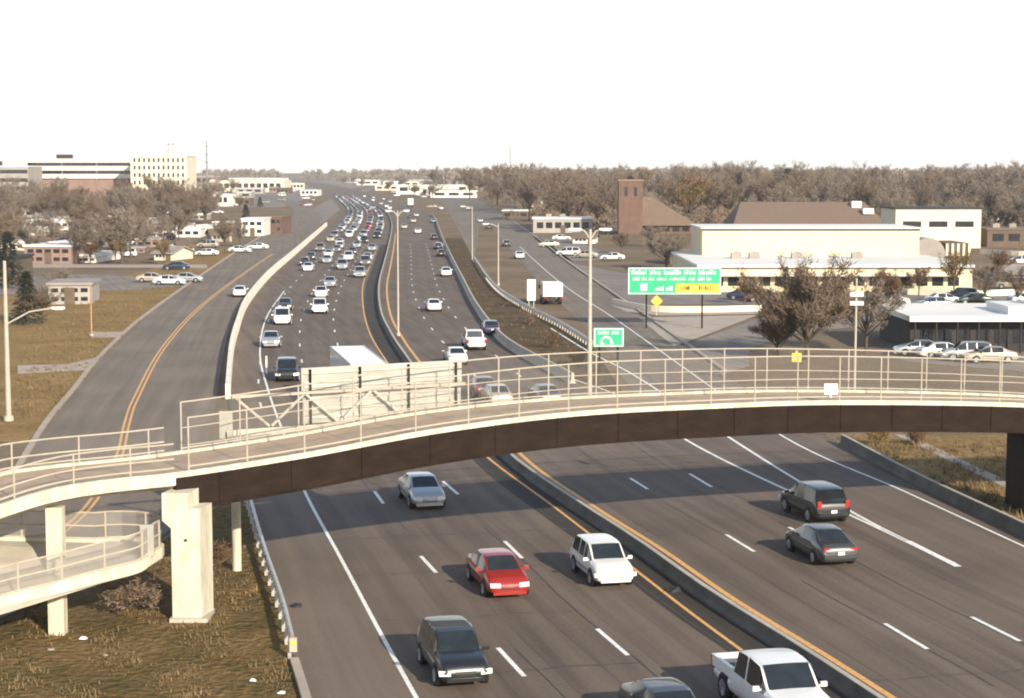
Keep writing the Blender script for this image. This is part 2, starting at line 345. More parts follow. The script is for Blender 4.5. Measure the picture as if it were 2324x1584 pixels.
# painted lines
mk = MB(); strip(mk, [p for p in SHW if p.y < 330], 0.16, 0.006)
NL = 3.75
def clip(pts, a, b): return [p for p in pts if a <= p.y <= b]
W1 = spline(PL([(2165, 1281), (1920, 1165), (1760, 1100), (1560, 1000), (1420, 905), (1275, 850), (1150, 788)]), 8)
W2 = spline(PL([(2165, 1278), (1985, 1190), (1820, 1096), (1660, 996), (1440, 852), (1340, 800), (1250, 745)]), 8)
W3 = spline(PL([(2420, 1284), (2324, 1240), (2050, 1114), (1780, 992), (1560, 840), (1385, 716), (1300, 662), (1240, 615), (1180, 560)]), 8)
for L, ww in ((W1, 0.2), (W2, 0.2), (W3, 0.16)): strip(mk, L, ww, 0.006)
me_ = P(2165, 1281); strip(mk, [P(2175, 1286), P(2060, 1228)], 0.34, 0.009)
struct(mk.build('edge_line', M_white))
mk = MB()
def dashes(pts, a, b):                      # pts measured dash by dash on the road
    for p, q in pts: strip(mk, [P(*p), P(*q)], 0.18, 0.005)
dashes([((850, 1115), (870, 1143)), ((955, 1262), (990, 1300)), ((1130, 1470), (1190, 1535)), ((1005, 1092), (1040, 1122)), ((1145, 1228), (1185, 1267)), ((1355, 1427), (1425, 1487)),
        ((1430, 1085), (1470, 1110)), ((1648, 1213), (1712, 1252)), ((2008, 1415), (2105, 1473)), ((1565, 1075), (1615, 1105)), ((2205, 1400), (2315, 1455)), ((1790, 1196), (1850, 1228))], 0, 0)
CLR = spline(PL([(1100, 975), (1020, 888), (960, 803), (925, 757), (905, 702), (905, 645), (915, 602), (921, 560)]), 8)
for off, lo, hi in ((-5.6, 106, 420), (-9.3, 106, 420), (-13.0, 118, 420), (4.9, 112, 420), (8.6, 122, 420)):
    pts = resample(offset(clip(MED, 95, 430), off), 1.0)
    i = 6
    while i + 3 < len(pts):
        if lo < pts[i].y < hi: strip(mk, pts[i:i + 4], 0.15, 0.005)
        i += 15
struct(mk.build('lane_dash', M_white))
mk = MB()
YL = spline(PL([(1860, 1610), (1690, 1481), (1560, 1385), (1412, 1270), (1260, 1152), (1115, 1045), (1018, 958), (928, 884), (872, 812), (840, 757), (825, 702), (824, 645), (840, 602), (857, 560)]), 8)
YR = [p for p in offset(MED, 1.15) if 50 < p.y < 500]
strip(mk, YL, 0.16, 0.006); strip(mk, YR, 0.26, 0.006)
struct(mk.build('yellow_line', M_yellow))
mk = MB()
for off in (-3.75, -7.45, -11.15, 3.05, 6.75, 10.4):
    for e in (-0.85, 0.85): strip(mk, resample(offset(clip(MED, 40, 420), off + e), 3.0), 0.62, 0.0022)
struct(mk.build('wheel_track', road_mat('worn_asphalt', (0.143, 0.108, 0.083), math.radians(12))))
mk = MB(); rs = random.Random(3)                # tar seams and joints
for off in (-5.6, -9.3, -1.9, 4.9, 8.6):
    ln = resample(offset(clip(MED, 30, 260), off), 2.0)
    ln = [p + Vector((0.12 + rs.uniform(-.03, .03), 0, 0)) for p in ln]
    i = rs.randrange(10)
    while i + 4 < len(ln): n_ = rs.randrange(6, 26); strip(mk, ln[i:i + n_], 0.055, 0.003); i += n_ + rs.randrange(2, 12)
for k in range(26):
    d_ = 52 + k * 6.3 + rs.uniform(-2, 2); p, t = at_y(MED, d_); n2 = Vector((t.y, -t.x, 0))
    a, b = rs.choice(((-13.5, -1.2), (1.0, 12.5), (-9, -5.4), (-13.4, -5.4)))
    ln = [p + n2 * (a + (b - a) * j / 9) + t * rs.uniform(-.18, .18) for j in range(10)]; strip(mk, ln, rs.uniform(.04, .09), 0.0028)
struct(mk.build('tar_seam', mat('tar', (0.035, 0.032, 0.03), 0.6, 0.2, 2.0)))
mk = MB()
for o_ in (-0.17, 0.17): strip(mk, offset(FR_C, o_), 0.16, -0.014)
struct(mk.build('centre_line', M_yellow))
kb = MB(); prof = [(-0.15, -0.05), (-0.15, 0.13), (0.15, 0.13), (0.15, -0.05)]
kb.sweep(spline(FR_L[3:11], 8), [(-0.35, -0.05), (-0.35, 0.13), (0.0, 0.13), (0.0, -0.05)])
struct(kb.build('kerb', M_walk))
kb = MB(); kb.sweep(spline(PL([(710, 1640), (690, 1570), (668, 1500)]), 8), prof); struct(kb.build('kerb', M_walk))
kb = MB(); kb.sweep(spline(PL([(1640, 842), (1440, 700), (1290, 596), (1200, 527), (1140, 487)]), 8), [(0.0, -0.05), (0.0, 0.13), (0.35, 0.13), (0.35, -0.05)]); struct(kb.build('kerb', M_walk))

# ------------------------------------------------------------------ barriers and guard rails
JERSEY = [(-0.26, -0.02), (-0.26, 0.08), (-0.15, 0.25), (-0.09, 0.53), (0.09, 0.53), (0.15, 0.25), (0.26, 0.08), (0.26, -0.02)]
b = MB(); b.sweep(resample(clip(MED, 30, 900), 4.0), JERSEY)
mb_ = tag(b.build('median_barrier', M_conc_d), 'long low grimy concrete median barrier with pale cap dividing the two freeway carriageways', 'barrier')
b = MB(); b.sweep(resample(clip(MED, 30, 900), 4.0), [(-0.10, 0.532), (-0.10, 0.57), (0.10, 0.57), (0.10, 0.532)]); b.build('cap', M_conc, mb_)  # sunlit top painted as a paler strip over the dark sides
b = MB(); b.sweep(resample(LWALL, 3.0), [(-0.18, -0.02), (-0.16, 1.15), (0.16, 1.15), (0.2, -0.02)])
tag(b.build('roadside_wall', mat('whitened_concrete', (0.80, 0.73, 0.60), 0.8, 0.12, 0.6)), 'pale concrete wall between the frontage road and the oncoming freeway lanes', 'wall')
RB = spline(RIGHT[5:15], 8)
b = MB(); b.sweep(resample([p for p in RB if p.y < 700], 4.0), [(-0.3, -0.02), (-0.12, 0.3), (-0.1, 0.85), (0.1, 0.85), (0.12, 0.3), (0.3, -0.02)])
tag(b.build('shoulder_barrier', M_conc), 'concrete barrier along the outgoing lanes beside the dark gore bank', 'barrier')
b2 = MB(); b2.sweep(resample(spline(PL([(2560, 1330), (2324, 1215), (2090, 1103), (1890, 996)]), 8), 3.0), [(-0.09, 0.582), (-0.09, 0.62), (0.09, 0.62), (0.09, 0.582)]); b2 = b2.build('cap', M_conc)  # lit top edge put in as a paler band
b = MB(); b.sweep(resample(spline(PL([(2560, 1330), (2324, 1215), (2090, 1103), (1890, 996)]), 8), 3.0), [(-0.22, -0.02), (-0.12, 0.2), (-0.08, 0.58), (0.08, 0.58), (0.12, 0.2), (0.22, -0.02)])
b2.parent = tag(b.build('shoulder_barrier', M_conc_d), 'low grimy concrete barrier beside the exit ramp under the bridge\'s right end', 'barrier')  # dark colour stands for the shaded face
def guard_rail(path, label, h=0.72, posts=True):
    path = resample(path, 1.9)
    r = empty('guard_rail', path[0], 0, label, 'guard rail', 'steel guard rails beside the roads')
    o = path[0]; rel = [p - o for p in path]
    mb = MB(); mb.sweep(rel, [(0.02, h - 0.31), (0.08, h - 0.24), (0.02, h - 0.155), (0.08, h - 0.07), (0.08, h), (-0.02, h), (0.05, h - 0.07), (-0.01, h - 0.155), (0.05, h - 0.24), (-0.01, h - 0.31)])
    mb.build('rail', M_steel, r)
    for p in rel[:60]:
        q = MB(); q.box((p.x - 0.1, p.y, (h - 0.16) / 2), (0.12, 0.12, h - 0.1)); q.build('post', M_steel, r)
    return r
gr = guard_rail(spline(PL([(664, 1492), (640, 1395), (600, 1275), (572, 1175), (550, 1090), (534, 1000)]), 8), 'steel guard rail between the brown grass bank and the freeway shoulder')
t_ = MB(); t_.box((0.05, -0.15, 0.5), (0.26, 0.12, 0.5)); t_.build('end_terminal', M_conc, gr)
t_ = MB(); t_.box((0.05, -0.222, 0.58), (0.2, 0.02, 0.12)); t_.build('end_marker', M_signy, gr)
guard_rail(spline(PL([(1345, 790), (1270, 742), (1185, 698), (1120, 652), (1076, 590)]), 8), 'steel guard rail along the exit ramp above the dark gore bank')

# ------------------------------------------------------------------ footbridge
NE = [(-260, 1260, 61.5), (-120, 1200, 62), (0, 1150, 63), (125, 1112, 64.3), (250, 1092, 66), (425, 1073, 68), (700, 1030, 70.5), (1000, 975, 73), (1300, 938, 76), (1600, 921, 79), (1900, 912, 82.5), (2324, 918, 87.5), (2700, 940, 92), (3000, 975, 95.5)]
NEP = spline([PD(*q) for q in NE], 10)         # near top edge of the deck
BW = 4.3
NEP = resample(NEP, 0.6)
FEP = offset(NEP, -BW)
ibr = min(range(len(NEP)), key=lambda i: abs(NEP[i].x - P(400, 1073, 5.6).x))     # where ramp slab meets the girder span
fb = empty('footbridge', NEP[ibr], 0, 'arched footbridge with brown girder and fenced deck crossing the freeway', 'footbridge')
O = NEP[ibr].copy(); rel = lambda pts: [p - O for p in pts]
d = MB(); d.sweep(rel(NEP), [(-0.03, -0.30), (-0.03, -0.02), (-BW, -0.02), (-BW, -0.30)]); d.build('deck', M_deck, fb)
for side, nm in ((0, 'kerb'), (-BW + 0.25, 'kerb')):
    d = MB(); d.sweep(rel(NEP), [(0.03 + side, -0.14), (0.03 + side, 0.07), (-0.2 + side, 0.07), (-0.2 + side, -0.14)] if side == 0 else [(-0.02 + side, 0.0), (-0.02 + side, 0.12), (-0.27 + side, 0.12), (-0.27 + side, 0.0)]); d.build(nm, M_conc_l, fb)
for off in (-0.02, -BW + 0.75):
    d = MB(); sp_ = rel(NEP[ibr if off > -1 else ibr + 6:])
    d.sweep(sp_, [(off + 0.02, -0.145 if off > -1 else -0.304), (off + 0.02, -1.34), (off + 0.08, -1.34), (off + 0.08, -1.42), (off - 0.34, -1.42), (off - 0.34, -1.34), (off - 0.2, -1.34), (off - 0.2, -0.304)])
    gd = d.build('girder', M_rust, fb)
    if off > -1:
        for p in offset(sp_, off + 0.035)[3::5]: q = MB(); q.box((p.x, p.y, p.z - 0.72), (.03, .06, 1.2)); q.build('stiffener', M_rust, gd)
d = MB(); d.sweep(rel(NEP[:ibr + 1]), [(0.02, -0.145), (0.02, -0.42), (-0.5, -0.62), (-BW + 0.5, -0.62), (-BW, -0.5), (-BW, -0.31), (-0.025, -0.31), (-0.025, -0.145)]); d.build('ramp_slab', M_conc_l, fb)
def fence_run(pts, h, side, parent, tall=True):
    path = rel(offset(pts, side)); step = 4
    pan = MB(); pan.uv = []
    s_ = 0.0; vs_ = []
    for i, p in enumerate(path):
        if i: s_ += (path[i] - path[i - 1]).length
        vs_ += [(p.x, p.y, p.z + 0.14), (p.x, p.y, p.z + h)]; pan.uv += [(s_, 0.0), (s_, h)]
    pan.add(vs_, [(2 * i, 2 * i + 2, 2 * i + 3, 2 * i + 1) for i in range(len(path) - 1)])
    f = pan.build('fence_panel', M_wire, parent, fix=False)
    rl = MB()
    for z in ((0.22, h) if tall else (0.22, h * 0.5, h)):
        rl.tube([p + Vector((0, 0, z)) for p in path], 0.034, 6)
    if tall: rl.tube([p + Vector((0, 0, 1.05)) for p in path], 0.022, 6)
    rl.build('rail', M_rail, f)
    for i in range(0, len(path), step):
        q = MB(); q.tube([path[i] + Vector((0, 0, 0.08)), path[i] + Vector((0, 0, h + 0.03))], 0.034, 6); q.build('post', M_rail, f)
i_n = min(range(len(NEP)), key=lambda i: abs(NEP[i].x - PD(437, 1060, NEP[i].y).x)); i_f = min(range(len(FEP)), key=lambda i: abs(FEP[i].x - PD(392, 1020, FEP[i].y).x))
fence_run(NEP[i_n:], 2.1, -0.12, fb); fence_run(NEP[i_f:], 2.1, -BW + 0.13, fb)
fence_run(NEP[:i_n], 1.15, -0.12, fb, False); fence_run(NEP[:i_f], 1.15, -BW + 0.13, fb, False)

def pier_box(name, label, x0, x1, ybase, ytop_z, m, depth=1.0, rz=0.0):
    a = P(x0, ybase); b_ = P(x1, ybase); c = (a + b_) / 2; wd = (b_ - a).length
    o = MB(); o.box((0, depth / 2, ytop_z / 2 - 0.1), (wd, depth, ytop_z + 0.2), rz)
    return tag(o.build(name, m, loc=c), label, 'bridge pier', 'piers under the footbridge')
# main stepped pier
a = P(392, 1408); b_ = P(457, 1408); c = (a + b_) / 2; wd = (b_ - a).length
pr = empty('bridge_pier', c, 0, 'tall cream stepped concrete pier where girder meets ramp slab', 'bridge pier', 'piers under the footbridge')
zst = PD(425, 1155, c.y).z; ztop = NEP[ibr].z - 0.61
prf = [(-wd / 2, -0.1), (wd / 2, -0.1), (wd / 2, zst), (wd / 2 - 0.45, zst), (wd / 2 - 0.45, ztop), (-wd / 2 - 0.33, ztop), (-wd / 2 - 0.33, zst - 0.45), (-wd / 2, zst - 0.75)]
m_ = MB(); n_ = len(prf); dp = 1.3
m_.add([(x, 0, z) for x, z in prf] + [(x + 0.25, dp, z) for x, z in prf], [(i, (i + 1) % n_, n_ + (i + 1) % n_, n_ + i) for i in range(n_)])
tri = tessellate_polygon([[Vector((x, z, 0)) for x, z in prf]])
m_.f += [t for t in tri] + [tuple(i + n_ for i in t) for t in tri]
m_.build('shaft', M_conc_l, pr)
m_ = MB(); m_.tube([(0.0, -0.02, zst * 0.72), (0.0, 0.03, zst * 0.72)], 0.06, 10); m_.build('drain_outlet', M_dark, pr)
m_ = MB(); m_.box((wd * 0.08, dp / 2, 0.0), (wd + 0.35, dp + 0.4, 0.22)); m_.build('footing', M_conc, pr)
i_l = min(range(len(NEP)), key=lambda i: abs(NEP[i].x - P(128, 1440).x))
pier_box('bridge_pier', 'slim square cream pier rising behind the low ramp\'s railing', 110, 146, 1440, NEP[i_l].z - 0.75, M_conc_l, 0.55)
p0 = P(538, 1292); q = MB(); q.tube([(0, 0, -0.1), (0, 0, 4.35)], 0.2, 14); q.box((0, 0, 4.45), (1.2, 0.6, 0.2))
tag(q.build('bridge_pier', M_conc_l, loc=p0, smooth=True), 'thin round pale pier in the grass just behind the stepped pier', 'bridge pier', 'piers under the footbridge')
p0 = P(2345, 1168); q = MB(); q.box((0.25, 1.6, 2.1), (1.5, 3.4, 4.4))
tag(q.build('bridge_pier', M_rust, loc=p0), 'dark brown pier at the frame\'s right edge under the girder', 'bridge pier', 'piers under the footbridge')  # the bridge's shade is put into this pier's dark colour

# low ramp that turns under the bridge
lr = empty('access_ramp', P(250, 1400), 0, 'low pale concrete access ramp with mesh railing turning under the footbridge', 'ramp')
Or = P(250, 1400)
near = [PD(x, y, dd) for x, y, dd in ((-260, 1455, 60.5), (-120, 1408, 61.5), (0, 1362, 62.7), (120, 1332, 63.7), (230, 1303, 64.6), (312, 1282, 65.4), (345, 1262, 66.4))]
near = spline(near, 6)
tip = near[-1]; far_ = []
for k in range(1, 9):
    a_ = math.radians(-30 + k * 22); far_.append(Vector((tip.x - 1.3 + 1.5 * math.cos(a_), tip.y + 1.15 + 1.25 * math.sin(a_), tip.z + 0.02 * k)))
far_ += [Vector((far_[-1].x - 1.0 * k, far_[-1].y - 0.12 * k, far_[-1].z + 0.05 * k)) for k in range(1, 9)]
path = near + far_
rp = [p - Or for p in path]
d = MB(); n_ = len(rp)
tri = tessellate_polygon([[Vector((p.x, p.y, 0)) for p in rp]])
d.add([p for p in rp] + [p - Vector((0, 0, 0.32)) for p in rp], [t for t in tri] + [tuple(n_ + i for i in t) for t in tri] + [(i, (i + 1) % n_, n_ + (i + 1) % n_, n_ + i) for i in range(n_)])
d.build('slab', M_conc, lr)
d = MB(); d.sweep(rp, [(0.02, -0.28), (0.02, 0.12), (-0.16, 0.12), (-0.16, -0.28)]); d.build('kerb', M_conc_l, lr)
def ramp_rail(pts, h, m):
    pan = MB(); pan.uv = []; s_ = 0; vs_ = []
    for i, p in enumerate(pts):
        if i: s_ += (pts[i] - pts[i - 1]).length
        vs_ += [(p.x, p.y, p.z + 0.1), (p.x, p.y, p.z + h)]; pan.uv += [(s_, 0), (s_, h)]
    pan.add(vs_, [(2 * i, 2 * i + 2, 2 * i + 3, 2 * i + 1) for i in range(len(pts) - 1)])
    f = pan.build('railing', m, lr, fix=False)
    rl = MB()
    for z in (0.15, h * 0.55, h): rl.tube([p + Vector((0, 0, z)) for p in pts], 0.035, 6)
    rl.build('rail', M_rail, f)
    for p in resample(pts, 1.6):
        q = MB(); q.tube([p, p + Vector((0, 0, h + 0.02))], 0.04, 6); q.build('post', M_rail, f)
ramp_rail(offset(rp, -0.08), 1.15, M_pick)
q = MB(); e_ = rp[len(near) - 1]; q.box((e_.x - 0.15, e_.y - 0.1, e_.z + 0.62), (0.5, 0.12, 1.2)); q.build('end_panel', M_alu, lr)
tag(MB().box((0, 0.2, 0.7), (0.5, 0.4, 1.75)).build('ramp_support', M_conc_l, loc=P(128, 1400) + Vector((-3.6, 0.5, 0))), 'squat concrete support under the low access ramp', 'support')

# sign panel seen from behind, fixed to the far side of the bridge
i0 = min(range(len(FEP)), key=lambda i: (FEP[i].x - PD(690, 900, FEP[i].y).x) ** 2); i1 = min(range(len(FEP)), key=lambda i: (FEP[i].x - PD(1045, 880, FEP[i].y).x) ** 2)
ic = min(range(len(FEP)), key=lambda i: (FEP[i].x - PD(545, 900, FEP[i].y).x) ** 2)
A = FEP[i0]; B_ = FEP[i1]; Cc = FEP[ic]; tdir = (B_ - A); tdir.z = 0; Ls = tdir.length; tdir.normalize(); ndir = Vector((-tdir.y, tdir.x, 0))
A = A + tdir * 0.62
sg = empty('overhead_sign', A + ndir * 0.9, math.atan2(tdir.y, tdir.x), 'bare metal back of an overhead freeway sign hung on the bridge', 'overhead sign')
zb_ = PD(867, 952, A.y + 2.4).z - A.z; zm_ = PD(867, 882, A.y + 2.4).z - A.z; zt_ = PD(867, 828, A.y + 2.4).z - A.z
def lb(name, items, m, par=sg):
    q = MB()
    for c_, d_ in items: q.box(c_, d_)
    return q.build(name, m, par)
lb('upper_panel', [((Ls / 2, 0.3, (zm_ + 0.06 + zt_) / 2), (Ls, 0.06, zt_ - zm_ - 0.06))], M_alu)
lb('lower_panel', [((Ls / 2, 0.3, (zb_ + zm_ - 0.06) / 2), (Ls - 0.1, 0.06, zm_ - zb_ - 0.06))], M_alu)
for z in (zt_ - 0.22, zt_ - 0.62, zm_ + 0.22, zm_ - 0.25, zm_ - 0.75, zb_ + 0.25):
    lb('stiffener', [((Ls / 2, 0.235, z), (Ls - 0.2, 0.07, 0.08))], M_steel)
for k in range(4):
    lb('hanger_post', [((0.35 + (Ls - 0.7) * k / 3, 0.12, (zb_ + zt_) / 2 - 0.05), (0.06, 0.14, zt_ - zb_))], M_rust)
LL = -(Cc - A).length
for k in range(5):
    x0_ = LL + 0.2 + k * 1.55; up = k % 2
    q = MB(); q.bar((x0_, 0.0, zm_ - 0.05 if not up else zb_ + 0.05), (x0_ + 1.45, 0.0, zb_ + 0.05 if not up else zm_ - 0.05), 0.1); q.build('brace', M_rail if x0_ < -0.3 else M_steel, sg)
lb('upper_chord', [(((LL + Ls) / 2, -0.05, zm_ + 0.02), (Ls - LL, 0.12, 0.12))], M_rail)
lb('walkway', [(((LL + Ls) / 2, -0.25, zb_ - 0.12), (Ls - LL + 0.3, 0.75, 0.14))], M_rail)
lb('walkway_edge', [(((LL + Ls) / 2, -0.66, zb_ - 0.06), (Ls - LL + 0.3, 0.06, 0.26))], M_conc_l)
for k in range(3):
    lb('bracket', [((0.6 + (Ls - 1.2) * k / 2, -0.45, zb_ - 0.3), (0.12, 1.1, 0.2))], M_dark)
q = MB(); q.box((0, 0, 0.75), (0.55, 0.06, 1.15)); q.box((0, 0, 0.2), (0.06, 0.06, 0.5))
pz = FEP[ic]; o = tag(q.build('utility_panel', M_alu, loc=pz + Vector((-0.55, 0.15, 0.05))), 'pale metal panel on the bridge rail left of the sign back', 'panel')
q = MB(); q.box((0, 0, 0.28), (0.62, 0.16, 0.5)); q.box((0, -0.09, 0.28), (0.5, 0.02, 0.4)); q.box((0, 0.02, 0.0), (0.1, 0.1, 0.2))
ii = min(range(len(NEP)), key=lambda i: (NEP[i].x - PD(1885, 880, NEP[i].y).x) ** 2)
tag(q.build('notice_panel', M_signw, loc=offset(NEP, -0.0)[ii] + Vector((0, -0.02, 0.32))), 'small white panel low on the bridge fence near the right end', 'panel')
q = MB(); q.box((0, 0, 1.62), (0.46, 0.08, 0.42)); q.box((0, 0.02, 1.9), (0.12, 0.06, 0.14))
ii = min(range(len(FEP)), key=lambda i: (FEP[i].x - PD(1800, 812, FEP[i].y).x) ** 2)
tag(q.build('notice_panel', M_signy, loc=FEP[ii] + Vector((0, 0.05, 0.05))), 'pale yellow square sign high on the bridge\'s far fence', 'panel')

# ------------------------------------------------------------------ vehicles
def half(zt, zb_, w_, wr, z0, cab):
    if cab: return [(0, z0), (w_ * .8, z0), (w_ * .97, z0 + .10), (w_, z0 + .30), (w_ * .995, (z0 + zb_) / 2 + .14), (w_ * .955, zb_), (wr + .02, zt - .05), (wr - .05, zt - .012), (wr * .5, zt), (0, zt + .008)]
    return [(0, z0), (w_ * .8, z0), (w_ * .97, z0 + .10), (w_, z0 + .30), (w_ * .995, (z0 + zb_) / 2 + .14), (w_ * .955, zb_), (wr, zt - .025), (wr * .9, zt - .008), (wr * .5, zt), (0, zt + .008)]
SPEC = {
 'sedan': dict(L=4.75, st=[(-2.37, .62, .52, .74, .62, .40, 0), (-2.33, .92, .80, .82, .70, .28, 0), (-2.12, 1.02, .90, .88, .74, .22, 0), (-1.68, 1.05, .95, .90, .72, .2, 0), (-1.02, 1.41, .95, .90, .60, .2, 1), (-.78, 1.44, .94, .9, .62, .2, 1), (.02, 1.46, .93, .9, .64, .2, 1), (.12, 1.46, .93, .9, .64, .2, 1), (.5, 1.42, .92, .9, .62, .2, 1), (1.28, 1.0, .92, .9, .74, .2, 0), (1.72, .93, .84, .89, .74, .2, 0), (2.1, .83, .74, .86, .72, .22, 0), (2.29, .70, .60, .80, .66, .26, 0), (2.37, .54, .48, .72, .6, .32, 0)], rear=3, ws=8, side=(4, 5, 7, 8), wheels=(-1.42, 1.45), r=.325, hl=(2.30, .60, .60), tl=(-2.30, .80, .62), plate=-2.385, grille=(2.36, .45), mir=(.95, .98)),
 'suv': dict(L=4.75, st=[(-2.36, .70, .60, .80, .70, .42, 0), (-2.32, 1.02, .92, .88, .80, .32, 0), (-2.22, 1.12, 1.04, .92, .82, .28, 0), (-1.86, 1.66, 1.06, .93, .70, .27, 1), (-1.55, 1.72, 1.06, .93, .72, .26, 1), (-.75, 1.75, 1.05, .93, .73, .26, 1), (-.65, 1.75, 1.05, .93, .73, .26, 1), (.1, 1.74, 1.04, .93, .73, .26, 1), (.2, 1.74, 1.04, .93, .73, .26, 1), (.55, 1.69, 1.03, .93, .70, .26, 1), (1.2, 1.14, 1.03, .93, .78, .26, 0), (1.75, 1.08, .98, .92, .78, .27, 0), (2.12, .99, .88, .89, .76, .28, 0), (2.31, .82, .70, .83, .70, .32, 0), (2.37, .60, .52, .76, .64, .38, 0)], rear=2, ws=9, side=(3, 4, 6, 8, 9), wheels=(-1.42, 1.42), r=.37, hl=(2.29, .64, .76), tl=(-2.31, 1.0, .72), plate=-2.375, grille=(2.36, .55), mir=(1.0, 1.12)),
 'van': dict(L=5.0, st=[(-2.49, .70, .60, .84, .76, .36, 0), (-2.46, 1.02, .94, .92, .84, .28, 0), (-2.40, 1.14, 1.06, .96, .86, .25, 0), (-2.18, 1.66, 1.06, .97, .76, .24, 1), (-1.9, 1.74, 1.06, .97, .78, .22, 1), (-.9, 1.77, 1.05, .97, .79, .22, 1), (-.8, 1.77, 1.05, .97, .79, .22, 1), (.25, 1.76, 1.03, .97, .79, .22, 1), (.35, 1.76, 1.03, .97, .79, .22, 1), (.75, 1.70, 1.0, .97, .76, .22, 1), (1.75, 1.08, .98, .95, .82, .22, 0), (2.1, .98, .88, .93, .8, .23, 0), (2.36, .80, .70, .87, .74, .26, 0), (2.48, .58, .50, .78, .66, .34, 0)], rear=2, ws=9, side=(3, 4, 6, 8, 9), wheels=(-1.5, 1.55), r=.34, hl=(2.40, .66, .71), tl=(-2.45, 1.05, .78), plate=-2.51, grille=(2.47, .48), mir=(1.35, 1.08)),
 'pickup': dict(L=5.7, st=[(-2.85, .68, .60, .86, .80, .46, 0), (-2.82, .80, .74, .92, .86, .40, 0), (-1.5, .80, .74, .95, .88, .32, 0), (-1.10, .80, .74, .95, .88, .32, 0), (-1.06, 1.16, 1.08, .95, .86, .32, 0), (-.94, 1.74, 1.10, .95, .74, .32, 1), (-.70, 1.81, 1.10, .95, .77, .32, 1), (-.04, 1.84, 1.09, .95, .78, .32, 1), (.06, 1.84, 1.09, .95, .78, .32, 1), (.85, 1.78, 1.08, .95, .75, .32, 1), (1.45, 1.20, 1.08, .95, .82, .32, 0), (2.0, 1.14, 1.04, .95, .84, .33, 0), (2.6, 1.06, .96, .93, .84, .34, 0), (2.78, .94, .84, .90, .80, .38, 0), (2.85, .66, .58, .86, .74, .44, 0)], rear=4, ws=9, side=(5, 6, 8, 9), wheels=(-1.75, 1.85), r=.39, hl=(2.775, .70, .82), tl=(-2.84, .95, .84), plate=-2.87, grille=(2.83, .68), mir=(1.2, 1.2)),
}
def car_meshes(kind):
    s = SPEC[kind]; st = s['st']; out = {}
    def key(i, j):
        if i == s['ws'] and 7 <= j: return 'windshield'
        if i == s['rear'] and 7 <= j: return 'rear_window'
        if j == 5 and (i in s['side']): return 'side_window'
        return 'body'
    rows = [[(x, y, z) for y, z in half(zt, zb, w_, wr, z0, c)] for x, zt, zb, w_, wr, z0, c in st]
    for sg_ in (1, -1):
        for i in range(len(st) - 1):
            for j in range(9):
                q = [rows[i][j], rows[i + 1][j], rows[i + 1][j + 1], rows[i][j + 1]]
                k = key(i, j); k = k if k != 'side_window' else ('side_window', sg_)
                mb = out.setdefault(k, MB())
                mb.add([(x, y * sg_, z) for x, y, z in q], [(0, 1, 2, 3)])
    for r in (rows[0], rows[-1]):
        full = [(x, y, z) for x, y, z in r] + [(x, -y, z) for x, y, z in r[::-1][1:-1]]
        out['body'].add(full, [tuple(range(len(full)))])
    return out
ROUND = {}
def weld(o, k):
    if k in ROUND:                                   # same shape, other paint
        m_ = o.data.materials[0]; me = ROUND[k].copy(); me.materials[0] = m_; o.data = me; return
    bm = bmesh.new(); bm.from_mesh(o.data); bmesh.ops.remove_doubles(bm, verts=bm.verts, dist=.0015)
    bmesh.ops.recalc_face_normals(bm, faces=bm.faces)
    cl = bm.verts.layers.float.get('crease_vert') or bm.verts.layers.float.new('crease_vert')
    for v in bm.verts:
        be = [e for e in v.link_edges if e.is_boundary]
        if len(be) == 2:
            a_, b_ = (e.other_vert(v).co - v.co for e in be)
            if a_.angle(b_, 3.14) < math.radians(145): v[cl] = .85
    bm.to_mesh(o.data); bm.free()
    md = o.modifiers.new('round', 'SUBSURF'); md.levels = md.render_levels = 2; md.subdivision_type = 'CATMULL_CLARK'
    bpy.context.view_layer.update()
    me = bpy.data.meshes.new_from_object(o.evaluated_get(bpy.context.evaluated_depsgraph_get())); o.modifiers.clear(); o.data = me
    me.shade_smooth(); me.set_sharp_from_angle(angle=math.radians(50)); ROUND[k] = me
PROTO = {}
